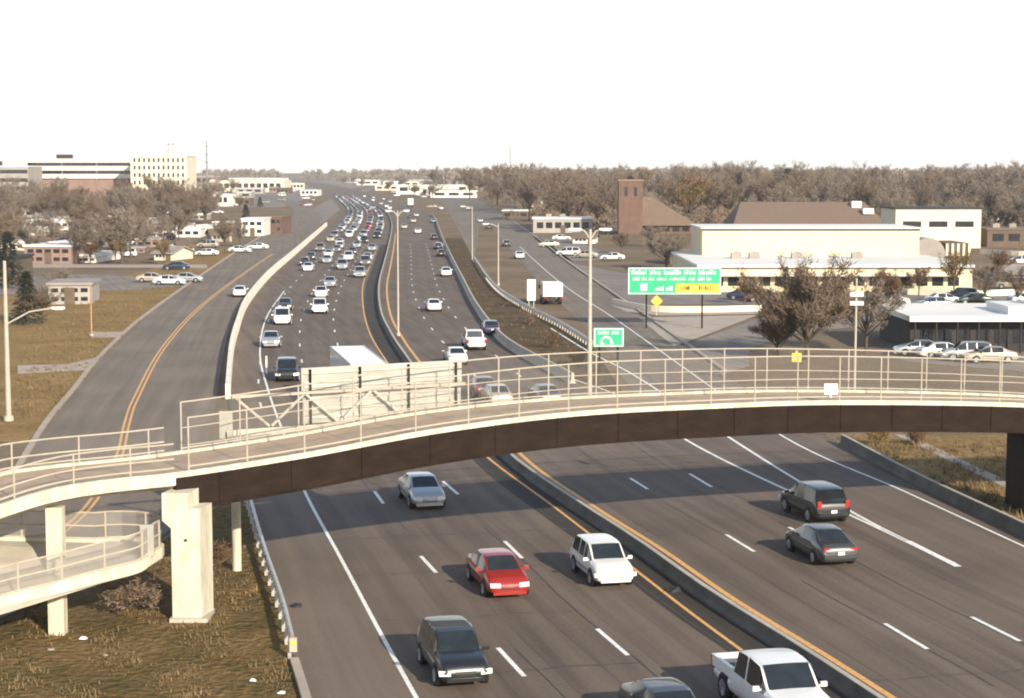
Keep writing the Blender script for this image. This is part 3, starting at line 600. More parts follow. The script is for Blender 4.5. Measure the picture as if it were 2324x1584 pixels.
def car_parts(kind, colour, root, detail):
    s = SPEC[kind]; cm = car_meshes(kind)
    b = cm['body'].build('body', PAINT[colour], root); weld(b, (kind, 'body'))
    for k, nm in (('windshield', 'windshield'), ('rear_window', 'rear_window'), (('side_window', 1), 'side_window'), (('side_window', -1), 'side_window')):
        if k in cm: o = cm[k].build(nm, M_glass, root); weld(o, (kind, k))
    W = s['st'][5][3]; r = s['r']
    for x in s['wheels']:
        for sg_ in (1, -1):
            q = MB(); q.tube([(x, sg_ * (W - .16), r + .02), (x, sg_ * (W + .006), r + .02)], r + .055, 18); q.build('wheel_arch', M_dark, root)
            q = MB(); q.tube([(x, sg_ * (W - .20), r), (x, sg_ * (W + .022), r)], r, 18); t = q.build('wheel', M_rubber, root, True)
            q = MB(); q.tube([(x, sg_ * (W - .02), r), (x, sg_ * (W + .034), r)], r * .64, 14)
            for k in range(5):
                a_ = k * 2 * math.pi / 5; q.bar((x, sg_ * (W + .036), r), (x + math.cos(a_) * r * .6, sg_ * (W + .036), r + math.sin(a_) * r * .6), .05, .02)
            q.build('rim', M_rim, t)
    hx, hz, hy = s['hl']
    for sg_ in (1, -1):
        q = MB(); q.add([(hx + .10, sg_ * (hy - .22), hz - .09), (hx + .045, sg_ * (hy + .19), hz - .08), (hx - .03, sg_ * (hy + .20), hz + .09), (hx + .055, sg_ * (hy - .22), hz + .08),
                         (hx - .1, sg_ * (hy - .22), hz - .09), (hx - .2, sg_ * (hy + .15), hz - .07), (hx - .3, sg_ * (hy + .15), hz + .05), (hx - .2, sg_ * (hy - .22), hz + .06)],
                        [(0, 1, 2, 3), (4, 7, 6, 5), (0, 4, 5, 1), (1, 5, 6, 2), (2, 6, 7, 3), (3, 7, 4, 0)]); q.build('headlight', M_lamp, root)
        tx, tz, ty = s['tl']
        q = MB(); q.box((tx + .03, sg_ * ty, tz), (.13, .28 if kind == 'sedan' else .2, .16 if kind == 'sedan' else .34)); q.build('taillight', M_tail, root)
    gx, gz = s['grille']
    q = MB()
    for k in range(3): q.box((gx - .02, 0, gz - .02 + k * .065), (.06, .78, .03))
    q.build('grille', M_dark, root)
    q = MB(); q.box((gx - .06, 0, gz - .17), (.2, 1.36, .12)); q.build('front_bumper', PAINT[colour] if kind != 'pickup' else M_steel, root)
    q = MB(); q.box((s['plate'] + .05, 0, .52), (.16, 1.5, .18)); q.build('rear_bumper', PAINT[colour] if kind != 'pickup' else M_steel, root)
    q = MB(); q.box((s['plate'] - .035, 0, .66), (.03, .31, .15)); q.build('number_plate', M_plate, root)
    mx, mz = s['mir']
    for sg_ in (1, -1):
        q = MB(); q.box((mx, sg_ * (W + .1), mz), (.1, .2, .14)); q.bar((mx, sg_ * (W - .1), mz - .05), (mx, sg_ * (W + .05), mz - .03), .05); q.build('mirror', PAINT[colour], root)
    if kind == 'sedan' or kind == 'suv':
        for sg_ in (1, -1):
            q = MB(); q.box((-.1, sg_ * (W - .008), .62), (2.1, .03, .05)); q.build('door_trim', M_dark if colour != 'black' else PAINT['dark grey'], root)
    if kind == 'pickup':
        q = MB(); q.box((-1.93, .88, 1.0), (1.72, .12, .34)); q.box((-1.93, -.88, 1.0), (1.72, .12, .34)); q.box((-2.79, 0, .98), (.1, 1.86, .36)); q.build('bed_side', PAINT[colour], root)
        q = MB(); q.box((-1.91, 0, .84), (1.6, 1.6, .04)); q.build('bed_floor', M_dark, root)
def vehicle(kind, colour, loc, hd, label, group=None, cat=None, sc=1.0):
    k = (kind, colour)
    nm = {'sedan': 'car', 'suv': 'suv_car', 'van': 'van', 'pickup': 'pickup_truck'}[kind]; cat = cat or {'sedan': 'car', 'suv': 'car', 'van': 'van', 'pickup': 'pickup truck'}[kind]
    if k not in PROTO:
        o = empty(nm, loc, hd, label, cat, group); car_parts(kind, colour, o, 1); PROTO[k] = o
    else:
        o = copy_tree(PROTO[k], loc, hd, label); o['category'] = cat
        if group: o['group'] = group
        elif 'group' in o: del o['group']
    o.scale = (sc, sc, sc)
    return o
def lane_heading(d, toward):
    _, t = at_y(MED, d); a_ = math.atan2(t.y, t.x); return a_ + math.pi if toward else a_
def place(kind, colour, px, py, toward, label, group=None, hd=None, front=True, sc=1.0, z=0.0):
    p = P(px, py); h_ = lane_heading(p.y, toward) if hd is None else hd
    L = SPEC[kind]['L'] / 2 * sc; f = Vector((math.cos(h_), math.sin(h_), 0))
    c = p - f * L if (toward and front) else (p + f * L if front else p)
    c.z = z
    return vehicle(kind, colour, c, h_, label, group, sc=sc)
G1 = 'cars on the freeway nearest the camera'
place('sedan', 'silver', 976, 1158, True, 'silver sedan coming out from under the footbridge', G1)
place('sedan', 'red', 1158, 1362, True, 'red sedan driving towards the camera, the only red car on the near lanes', G1)
place('suv', 'white', 1398, 1338, True, 'white suv with dark windshield next to the median barrier', G1, sc=.93)
place('suv', 'black', 1058, 1568, True, 'black suv beside the white edge line, nearest on the left', G1, sc=.94)
dd = P(1790, 1520, 1.8)
vehicle('pickup', 'white', Vector((dd.x - .25, dd.y + 1.3, 0)), lane_heading(57, True), 'white pickup truck with dark empty bed, cut off by the bottom edge', G1, sc=1.06)
dd = P(1480, 1545, 1.44); vehicle('sedan', 'dark grey', Vector((dd.x + .40, dd.y - .55, 0)), lane_heading(57, True), 'dark grey sedan of which only the roof shows beside the white pickup', G1)
place('sedan', 'dark grey', 1908, 1290, False, 'dark grey sedan with lit red tail lamps driving away right of the median', G1)
place('suv', 'black', 1892, 1192, False, 'black suv driving away across the white gore lines', G1, sc=1.0)
G2 = 'oncoming cars beyond the footbridge'
onc = [('suv', 'black', 652, 868, 'black suv just left of the overhead sign back'), ('sedan', 'silver', 615, 790, 'silver sedan next to the pale wall, nearest the footbridge on that side'),
 ('van', 'white', 640, 738, 'white van close to the pale wall, second along from the bridge'), ('sedan', 'dark grey', 646, 706, 'dark grey sedan right behind the white van near the wall'),
 ('suv', 'white', 725, 713, 'white suv with dark windshield alone in the middle lane'), ('sedan', 'white', 728, 676, 'white sedan following the white suv in the middle lane'),
 ('sedan', 'silver', 748, 652, 'silver sedan following two white vehicles in the middle lane'), ('sedan', 'white', 698, 616, 'white sedan abreast of a silver van, nearer the wall'),
 ('van', 'silver', 776, 612, 'silver van abreast of a white sedan, nearer the median'), ('sedan', 'white', 745, 584, 'white sedan in the wall lane where the road begins to bend'),
 ('sedan', 'dark grey', 800, 578, 'dark grey sedan beside the bend in the third lane'), ('suv', 'black', 826, 552, 'black suv in the lane next to the median, far before the bend'),
 ('sedan', 'white', 770, 556, 'white sedan by the far end of the pale wall'), ('sedan', 'white', 796, 530, 'white sedan two lanes from the median beyond the wall end'),
 ('van', 'white', 862, 514, 'white van far off hugging the median barrier'), ('sedan', 'white', 808, 512, 'white sedan in the far middle lane left of the white van'),
 ('sedan', 'beige', 842, 498, 'beige sedan far off just behind the white van by the median'), ('suv', 'grey', 815, 492, 'grey suv far off in the wall-side lane'),
 ('sedan', 'white', 856, 482, 'white sedan tiny in the distance beside the median'), ('sedan', 'silver', 838, 476, 'silver sedan tiny in the distance in the outer lane'),
 ('sedan', 'white', 824, 462, 'white sedan near the vanishing end of the oncoming lanes'), ('sedan', 'silver', 800, 450, 'silver sedan at the vanishing end of the oncoming lanes')]
for k_, c_, x, y, lb_ in onc: place(k_, c_, x, y, True, lb_, G2)
GQ = 'queue of far oncoming cars'
rq = random.Random(21); taken = [P(x, y) for _, _, x, y, _ in onc]
for ln in range(4):
    dq = 270 + ln * 7
    while dq < 1150:
        dq += rq.uniform(9, 24) if dq > 480 else rq.uniform(15, 40)
        p, t = at_y(MED, dq); q_ = p + Vector((-t.y, t.x, 0)) * (3.4 + 3.65 * ln) + t * rq.uniform(-2, 2); q_.z = 0
        if any((q_ - o_).length < 9 for o_ in taken): continue
        c_ = rq.choice(('white', 'white', 'white', 'silver', 'silver', 'beige', 'black', 'grey', 'dark grey', 'red')); k_ = rq.choice(('sedan', 'sedan', 'sedan', 'suv', 'van'))
        vehicle(k_, c_, q_, math.atan2(t.y, t.x) + math.pi, 'small far %s %s queuing in the oncoming lanes towards the horizon' % (c_, {'sedan': 'car', 'suv': 'suv', 'van': 'van'}[k_]), GQ)
dq = 330
while dq < 1200:
    dq += rq.uniform(28, 70); p, t = at_y(MED, dq); ln = rq.randrange(3); q_ = p + Vector((t.y, -t.x, 0)) * (3.6 + 3.65 * ln)
    c_ = rq.choice(('white', 'silver', 'black', 'beige')); vehicle('sedan', c_, Vector((q_.x, q_.y, 0)), math.atan2(t.y, t.x), 'small far %s car driving away in the outgoing lanes' % c_, 'far outgoing cars')
G3 = 'outgoing cars beyond the footbridge'
out_ = [('pickup', 'white', 1082, 797, 'white pickup truck driving away beyond the bridge by the shoulder'), ('sedan', 'navy', 1118, 762, 'dark navy sedan close to the end of the shoulder barrier'),
 ('sedan', 'white', 1040, 830, 'white sedan driving away just above the bridge fence'), ('sedan', 'white', 986, 708, 'white sedan alone in the middle of the outgoing lanes'),
 ('sedan', 'white', 1013, 628, 'white sedan against the right shoulder where the barrier bends'), ('sedan', 'white', 996, 566, 'white sedan far off in the right outgoing lane, past the bend'),
 ('sedan', 'blue grey', 984, 506, 'blue grey sedan far off near the shoulder barrier'), ('sedan', 'silver', 945, 492, 'silver sedan far off behind the white box truck'),
 ('sedan', 'beige', 1140, 925, 'beige sedan seen through the bridge fence right of the sign back'), ('sedan', 'maroon', 1106, 905, 'maroon sedan seen through the bridge fence beside the beige sedan'),
 ('sedan', 'dark grey', 1252, 925, 'dark grey sedan seen through the bridge fence near the gore')]
for k_, c_, x, y, lb_ in out_: place(k_, c_, x, y, False, lb_, G3)
def rot_lane(px, py, px2, py2): a_ = P(px, py); b_ = P(px2, py2); return math.atan2(b_.y - a_.y, b_.x - a_.x)
rmp = rot_lane(1300, 690, 1180, 590)
G4 = 'cars on the exit ramp and side road'
for k_, c_, x, y, lb_ in [('sedan', 'white', 1180, 588, 'white sedan on the exit ramp beyond the twin street lamp'), ('sedan', 'dark grey', 1150, 560, 'dark grey sedan on the exit ramp behind the white sedan'),
                          ('sedan', 'silver', 1090, 505, 'silver sedan far up the exit ramp'), ('sedan', 'white', 1062, 476, 'white sedan at the far end of the exit ramp'), ('suv', 'dark green', 1110, 520, 'dark green suv far up the exit ramp')]:
    place(k_, c_, x, y, False, lb_, G4, hd=rmp)
# trucks
def wheel_set(root, xs, W, r):
    for x in xs:
        for sg_ in (1, -1):
            q = MB(); q.tube([(x, sg_ * (W - .5), r), (x, sg_ * W, r)], r, 16); t = q.build('wheel', M_rubber, root, True)
            q = MB(); q.tube([(x, sg_ * (W - .1), r), (x, sg_ * (W + .012), r)], r * .55, 12); q.build('rim', M_rim, t)
def box_truck(name, loc, hd, label, Lb, Hb, cab_c, cat):
    t = empty(name, loc, hd, label, cat)
    W = 1.25; xr = -Lb / 2
    q = MB(); q.box((xr + Lb / 2, 0, 1.05 + Hb / 2), (Lb, 2 * W, Hb)); c_ = q.build('cargo_box', PAINT['white'], t)
    q = MB()
    for sg_ in (1, -1): q.box((xr + Lb / 2, sg_ * (W + .004), 1.05 + Hb), (Lb + .01, .07, .08)); q.box((xr + Lb / 2, sg_ * (W + .004), 1.08), (Lb + .01, .07, .12))
    for k in range(int(Lb / 1.2)):
        for sg_ in (1, -1): q.box((xr + .6 + k * 1.2, sg_ * (W + .003), 1.05 + Hb / 2), (.05, .03, Hb - .1))
    q.build('box_trim', M_steel, c_)
    q = MB(); q.box((xr - .01, 0, 1.05 + Hb / 2), (.04, 2 * W - .2, Hb - .2)); q.build('rear_door', M_signw, c_)
    q = MB(); q.box((.6, 0, .8), (Lb + 2.6, .9, .26)); q.build('chassis', M_dark, t)
    x0 = xr + Lb + .25
    q = MB(); pr_ = [(x0, .55), (x0 + 2.6, .55), (x0 + 2.65, 1.35), (x0 + 1.75, 1.55), (x0 + 1.25, 2.55), (x0 + .2, 2.75), (x0, 2.6)]
    n_ = len(pr_)
    q.add([(x, -1.1, z) for x, z in pr_] + [(x, 1.1, z) for x, z in pr_], [(i, (i + 1) % n_, n_ + (i + 1) % n_, n_ + i) for i in range(n_)] + [tuple(range(n_ - 1, -1, -1)), tuple(range(n_, 2 * n_))])
    cb = q.build('cab', PAINT[cab_c], t)
    q = MB(); q.add([(x0 + 1.75, -.95, 1.6), (x0 + 1.75, .95, 1.6), (x0 + 1.30, .9, 2.48), (x0 + 1.30, -.9, 2.48)], [(0, 1, 2, 3)])
    q.v = [(a_ + .025, b_, c2 + .01) for a_, b_, c2 in q.v]; q.build('windshield', M_glass, t)
    for sg_ in (1, -1):
        q = MB(); q.add([(x0 + .35, sg_ * 1.106, 1.6), (x0 + 1.6, sg_ * 1.106, 1.6), (x0 + 1.2, sg_ * 1.106, 2.4), (x0 + .35, sg_ * 1.106, 2.4)], [(0, 1, 2, 3)]); q.build('side_window', M_glass, t)
        q = MB(); q.box((x0 + 2.62, sg_ * .85, 1.0), (.1, .3, .22)); q.build('headlight', M_lamp, t)
        q = MB(); q.box((xr - .02, sg_ * 1.0, .85), (.06, .3, .14)); q.build('taillight', M_tail, t)
        q = MB(); q.box((x0 + 1.5, sg_ * 1.35, 2.0), (.12, .2, .5)); q.build('mirror', M_dark, t)
    q = MB(); q.box((x0 + 2.65, 0, .62), (.16, 2.1, .3)); q.build('front_bumper', M_steel, t)
    wheel_set(t, (xr + 1.2, xr + 2.4, x0 + 1.7) if Lb > 8 else (xr + 1.5, x0 + 1.6), 1.22, .5)
    return t
pr1 = P(787, 785, 3.95); hdg = lane_heading(128, True)
fwd = Vector((math.cos(hdg), math.sin(hdg), 0)); cc = Vector((pr1.x, pr1.y, 0)) + fwd * 6.6
box_truck('semi_truck', cc, hdg, 'long white semi trailer heading for the bridge behind the sign back', 13.2, 2.9, 'white', 'truck')
pq = P(932, 470); hdg = lane_heading(pq.y, False); fwd = Vector((math.cos(hdg), math.sin(hdg), 0))
box_truck('box_truck', pq + fwd * 3.4, hdg, 'white box truck far off in the outgoing lanes', 6.5, 3.0, 'white', 'truck')
pq = P(1253, 692); box_truck('box_truck', Vector((pq.x, pq.y + 2, 0)), rmp, 'small white box truck on the exit ramp near the white signboard', 4.0, 1.7, 'white', 'truck')

# ------------------------------------------------------------------ poles and signs
def street_lamp(px, py, ytop, label, arms, group='street lamps along the roads', r=.13, lum=.9, z_arm=None, d=None):
    p = P(px, py) if d is None else PD(px, py, d); p.z = 0; h_ = PD(px, ytop, p.y).z
    t = empty('street_lamp', p, 0, label, 'street lamp', group)
    q = MB(); q.tube([(0, 0, 0), (0, 0, h_ * .5), (0, 0, h_)], r * 1.25, 10, r * .7); q.build('pole', M_rail, t, True)
    q = MB(); q.tube([(0, 0, 0), (0, 0, .35)], r * 2.1, 10); q.build('base', M_conc, t)
    for dx, dy, rise in arms:
        z0 = h_ - rise if z_arm is None else PD(px, z_arm, p.y).z
        q = MB(); q.tube([(0, 0, z0 - .1), (dx * .5, dy * .5, z0 + rise * .75), (dx, dy, z0 + rise)], .06, 8); a_ = q.build('arm', M_rail, t)
        u = Vector((dx, dy, 0)).normalized()
        q = MB(); q.box((dx + u.x * lum * .4, dy + u.y * lum * .4, z0 + rise), (lum, .34, .16), math.atan2(u.y, u.x)); q.box((dx + u.x * lum * .45, dy + u.y * lum * .45, z0 + rise - .1), (lum * .6, .24, .06), math.atan2(u.y, u.x)); q.build('lamp_head', M_roofw, a_)
    return t
street_lamp(1338, 915, 520, 'tall twin arm street lamp left of the small green exit sign', [(-.75, 0, .7), (.75, 0, .7)], r=.15)
street_lamp(20, 955, 592, 'tall street lamp at the left edge with one long arm rising to the right', [(3.1, 0.4, 1.0)], z_arm=733, r=.16)
street_lamp(904, 762, 478, 'tall slim street lamp standing in the freeway median', [(-.7, 0, .5), (.7, 0, .5)], r=.09, lum=.6)
street_lamp(1072, 592, 468, 'street lamp beside the gore bank guard rail, farther one', [(-1.4, 0, .4)], r=.1)
street_lamp(1131, 648, 508, 'street lamp beside the exit ramp, nearer than its neighbour by the guard rail', [(-1.5, 0, .4)], r=.1)
p = P(208, 762); t = empty('signal_pole', p, 0, 'thin rusty orange pole on the golden grass left of the frontage road', 'pole')
q = MB(); q.tube([(0, 0, 0), (0, 0, PD(208, 648, p.y).z)], .09, 8); q.build('pole', mat('rusty_pole', (0.36, 0.2, 0.13), 0.8, 0.2, 2.0), t); q = MB(); q.tube([(0, 0, 0), (0, 0, .2)], .2, 8); q.build('base', M_conc, t)
p = P(1939, 905); zt = PD(1939, 632, p.y).z; t = empty('signal_pole', p, 0, 'slim pole with two small cross boxes rising behind the footbridge near the big bare tree', 'pole')
q = MB(); q.tube([(0, 0, 0), (0, 0, zt)], .1, 8, .07); q.build('pole', M_rail, t)
for y in (668, 688):
    z = PD(1939, y, p.y).z; q = MB(); q.box((0, -.12, z), (1.0, .3, .3)); q.box((-.3, -.28, z), (.3, .06, .22)); q.box((.3, -.28, z), (.3, .06, .22)); q.build('signal_box', M_roofw, t)
for px, yb, yt, d_, lb_ in ((471, 470, 318, 850, 'thin dark mast against the sky right of the office block'), (1158, 430, 332, 1500, 'faint thin mast on the far skyline above the freeway')):
    p = PD(px, yb, d_); p.z = 0; zt = PD(px, yt, d_).z
    q = MB(); wd = .55 if d_ < 1000 else .5
    q.tube([(0, 0, 0), (0, 0, zt)], wd, 6, wd * .5)
    for k in range(4): q.box((0, 0, zt * (.55 + k * .12)), (wd * 2.6, wd * 2.6, .4))
    tag(q.build('radio_mast', mat('mast_grey', (0.22, 0.25, 0.24), 0.6, 0.1, 0.2), loc=p), lb_, 'mast')
def glyphs(mb, x0, x1, z, h_, y, seed):        # lettering too small to be read: upright strokes grouped into words
    r = random.Random(seed); x = x0; n = 0
    while x < x1:
        if n > 3 and r.random() < .2: x += h_ * .55; n = 0; continue
        hh = h_ * r.choice((1, 1, .72, .72)); mb.box((x, y, z + hh / 2), (h_ * r.choice((.16, .16, .34)), .012, hh))
        x += h_ * r.choice((.34, .42, .5)); n += 1
def ground_sign(name, px0, px1, py0, py1, d_, label, fill):
    a = PD(px0, py1, d_); b = PD(px1, py0, d_); W = b.x - a.x; Hh = b.z - a.z
    t = empty(name, (a.x, d_, 0), 0, label, 'road sign')
    q = MB(); q.box((W / 2, 0, a.z + Hh / 2), (W, .06, Hh)); q.build('panel', M_green, t)
    e = .09; q = MB()
    for c_, s_ in (((W / 2, -.036, a.z + e), (W - e, .02, .1)), ((W / 2, -.036, b.z - e), (W - e, .02, .1)), ((e, -.036, a.z + Hh / 2), (.1, .02, Hh - .28)), ((W - e, -.036, a.z + Hh / 2), (.1, .02, Hh - .28))): q.box(c_, s_)
    q.build('border', M_signw, t)
    for x in (W * .2, W * .8):
        q = MB(); q.box((x, .12, b.z / 2 - .1), (.16, .2, b.z - .2)); q.build('post', M_rust, t)
    fill(t, W, Hh, a.z)
    return t
def big(t, W, Hh, z):
    q = MB(); glyphs(q, .5, W - .5, z + Hh * .74, Hh * .17, -.037, 3); glyphs(q, W * .06, W * .9, z + Hh * .52, Hh * .13, -.037, 5); glyphs(q, W * .3, W * .47, z + Hh * .14, Hh * .16, -.037, 9); q.build('lettering', M_signw, t)
    q = MB(); q.box((W * .17, -.04, z + Hh * .27), (W * .07, .02, Hh * .26)); q.build('route_shield', M_signw, t)
    q = MB(); q.box((W * .745, -.036, z + Hh * .24), (W * .47, .02, Hh * .34)); yb = q.build('yellow_panel', M_signy, t)
    q = MB(); glyphs(q, W * .57, W * .69, z + Hh * .17, Hh * .15, -.052, 12); glyphs(q, W * .77, W * .92, z + Hh * .17, Hh * .15, -.052, 14); q.build('lettering', M_signblk, yb)
ground_sign('highway_sign', 1425, 1637, 607, 668, 195, 'large green highway sign with a yellow strip at its lower right', big)
def small(t, W, Hh, z):
    q = MB(); glyphs(q, W * .16, W * .86, z + Hh * .66, Hh * .2, -.037, 21)
    pts = [Vector((W * .42 + W * .18 * math.cos(a_), -.04, z + Hh * .24 + Hh * .28 * math.sin(a_))) for a_ in [math.radians(x) for x in range(190, -31, -20)]]
    for a_, b_ in zip(pts, pts[1:]): q.bar(a_, b_, .02, .16)
    q.box((W * .6, -.04, z + Hh * .2), (.34, .02, .12)); q.box((W * .3, -.04, z + Hh * .17), (.3, .02, .12)); q.build('curved_symbol', M_signw, t)
ground_sign('exit_sign', 1347, 1416, 744, 787, 152, 'small square green exit sign with a white curved mark at the gore', small)
p = P(1490, 716); t = empty('warning_sign', p, 0, 'yellow diamond warning sign under the large green highway sign', 'road sign')
zc = PD(1490, 683, p.y).z; q = MB(); q.box((0, 0, zc), (1.0, .04, 1.0), m=Matrix.Rotation(math.radians(45), 3, 'Y')); q.build('diamond_plate', M_signy, t)
q = MB(); q.box((0, .06, zc / 2), (.08, .06, zc)); q.build('post', M_steel, t)
p = P(1206, 700); t = empty('signboard', p, 0, 'upright white rectangular signboard between gore bank and exit ramp', 'road sign')
z0 = PD(1206, 682, p.y).z; z1 = PD(1206, 634, p.y).z; q = MB(); q.box((0, 0, (z0 + z1) / 2), (1.05, .06, z1 - z0)); q.build('panel', M_signw, t)
q = MB(); q.box((-.3, .07, z1 / 2 - .1), (.09, .07, z1 - .2)); q.box((.3, .07, z1 / 2 - .1), (.09, .07, z1 - .2)); q.build('post', M_steel, t)
p = P(605, 848); t = empty('marker_post', p, 0, 'thin white marker post on the freeway shoulder beside the black suv', 'post')
q = MB(); q.box((0, 0, .75), (.14, .05, 1.5)); q.build('post', M_signw, t); q = MB(); q.box((0, -.03, 1.35), (.11, .02, .2)); q.build('reflector', M_signy, t)

# ------------------------------------------------------------------ buildings
def at_front(px0, px1, yb, yt, d_=None):
    a = P(px0, yb) if d_ is None else PD(px0, yb, d_); a.z = 0; b = PD(px1, yb, a.y)
    return a, b.x - a.x, PD(px0, yt, a.y).z
def win_row(t, x0, x1, z0, z1, n, m=None, fill=.7, par=None, y=-.03):
    s_ = (x1 - x0) / n
    for k in range(n):
        q = MB(); q.box((x0 + s_ * (k + .5), y, (z0 + z1) / 2), (s_ * fill, .08, z1 - z0)); q.build('window', m or M_win, par or t)
def hall(name, px0, px1, yb, yt, dep, wall, roof, label, cat='building', group=None, rows=1, n=6, rz=0.0, d_=None, band=False, door=True, over=.25, winh=(.35, .8)):
    a, W, Hh = at_front(px0, px1, yb, yt, d_)
    t = empty(name, a, rz, label, cat, group)
    q = MB(); q.box((W / 2, dep / 2, Hh / 2 - .2), (W, dep, Hh - .1 + .3)); q.build('wall', wall, t)
    q = MB(); q.box((W / 2, dep / 2, Hh + .02), (W + 2 * over, dep + 2 * over, .34)); q.build('roof', roof, t)
    fh = (Hh - .3) / rows
    for r in range(rows):
        z0 = r * fh + fh * winh[0]; z1 = r * fh + fh * winh[1]
        if band: win_row(t, W * .02, W * .98, z0, z1, max(1, n // 6), None, .97)
        else: win_row(t, W * .04, W * .96, z0, z1, n)
    if W > 14 and d_ is None:
        for k in range(2 + int(W > 30) * 2):
            q = MB(); x_ = W * (.18 + .64 * ((k * .37 + W * .13) % 1)); q.box((x_, dep * .45, Hh + .62), (1.6, 1.3, .9)); q.box((x_ + .2, dep * .45, Hh + 1.12), (.7, .7, .14)); q.build('roof_unit', M_roofg, t)
    if door:
        q = MB(); q.box((W * .5, -.045, 1.05), (1.3, .1, 2.1)); q.build('door', M_brown, t)
    return t, W, Hh
def house(px0, px1, yb, yt, wall, roof, label, rz=0.0, dep=9.0, group='houses among the trees', nw=3):
    a, W, Hh = at_front(px0, px1, yb, yt); ev = Hh * .56
    t = empty('house', a, rz, label, 'house', group)
    q = MB(); q.box((W / 2, dep / 2, ev / 2 - .1), (W, dep, ev + .2)); q.add([(0, 0, ev), (0, dep, ev), (0, dep / 2, Hh - .1), (W, 0, ev), (W, dep, ev), (W, dep / 2, Hh - .1)], [(0, 1, 2), (3, 5, 4)]); q.build('wall', wall, t)
    q = MB()
    for s_ in (0, 1):
        y0 = -.5 if s_ == 0 else dep + .5; yr = dep / 2; zz = ev - .14
        q.add([(-.5, y0, zz), (W + .5, y0, zz), (W + .5, yr, Hh), (-.5, yr, Hh), (-.5, y0, zz + .22), (W + .5, y0, zz + .22), (W + .5, yr, Hh + .22), (-.5, yr, Hh + .22)], [(0, 1, 2, 3), (4, 7, 6, 5), (0, 4, 5, 1), (1, 5, 6, 2), (0, 3, 7, 4)])
    q.build('roof', roof, t)
    win_row(t, W * .08, W * .62, ev * .42, ev * .8, nw)
    q = MB(); q.box((W * .78, -.05, 1.0), (1.0, .1, 2.0)); q.build('door', M_brown, t)
    q = MB(); q.box((W * .7, dep * .62, Hh + .1), (.8, .8, 1.6)); q.build('chimney', M_brick, t)
    return t
# long cream building at right
t, W, Hh = hall('commercial_building', 1586, 2206, 662, 604, 42, M_cream, M_roofw, 'long low cream commercial building with white roof and a raised upper storey', n=16, winh=(.25, .62))
a0 = t.location
b = PD(1594, 560, 283); e = PD(2086, 560, 283); zt = PD(1594, 519, 283).z
q = MB(); q.box(((b.x + e.x) / 2 - a0.x, 283 + 9 - a0.y, (Hh + zt) / 2), (e.x - b.x, 18, zt - Hh)); up = q.build('upper_storey', M_cream, t)
q = MB(); q.box(((b.x + e.x) / 2 - a0.x, 283 + 9 - a0.y, zt + .1), (e.x - b.x + .5, 18.5, .22)); q.build('roof', M_roofw, up)
q = MB(); q.box(((b.x + e.x) / 2 - a0.x, 283 - .04 - a0.y, zt - .18), (e.x - b.x + .2, .1, .25)); q.build('parapet_trim', M_roofd, up)
e2 = PD(2140, 560, 283)
q = MB(); q.tube([(e.x - a0.x + 1.6, 283.5 - a0.y, Hh + .2 + 0 * k) for k in range(1)] + [(e.x - a0.x + 1.6, 295 - a0.y, Hh + .2)], 2.7, 24); q.build('vaulted_canopy', M_roofg, t)
e3 = PD(2206, 560, 283); q = MB(); q.box(((e.x + 4.4 + e3.x) / 2 - a0.x, 290 - a0.y, Hh + 1.1), (e3.x - e.x - 4.4, 12, 1.9)); col = q.build('roof_pavilion', M_brown, t)
for k in range(5):
    q = MB(); q.box((e.x + 4.6 - a0.x + k * (e3.x - e.x - 4.8) / 4, 283.9 - a0.y, Hh + 1.05), (.35, .25, 1.9)); q.build('column', M_ivory, col)
q = MB(); q.box((W / 2, -.06, Hh - .35), (W + .1, .12, .12)); q.build('fascia_line', M_roofd, t)
q = MB(); q.box((W / 2, -1.0, Hh * .66), (W * .9, 2.0, .16)); q.build('awning', M_roofw, t)
hall('commercial_building', 2032, 2226, 530, 473, 16, M_ivory, M_roofd, 'plain cream block with a dark roof edge behind the long cream building', n=3, winh=(.55, .7), door=False, d_=400)
# long brown roofed building
a, W, Hh = at_front(1668, 2012, 540, 512, 445)
t = empty('school_building', a, 0, 'wide brick building under a broad sloping brown shingle roof', 'building')
q = MB(); q.box((W / 2, 11, Hh / 2 - .1), (W, 22, Hh + .2)); q.build('wall', M_brick, t); zr = PD(1668, 458, 456).z
q = MB(); q.add([(-.6, -.8, Hh), (W + .6, -.8, Hh), (W - 3.6, 11, zr), (3.6 - 1, 11, zr), (-.6, 22.8, Hh), (W + .6, 22.8, Hh)], [(0, 1, 2, 3), (4, 3, 2, 5), (0, 3, 4), (1, 5, 2), (0, 4, 5, 1)]); q.build('roof', M_roofb, t)
win_row(t, W * .05, W * .95, Hh * .35, Hh * .8, 14)
q = MB(); q.box((W * .84, 9, zr - .6), (2.4, 2, 1.6)); q.box((W * .90, 5, zr - 2.2), (2.6, 2, 1.4)); q.build('roof_unit', M_roofw, t)
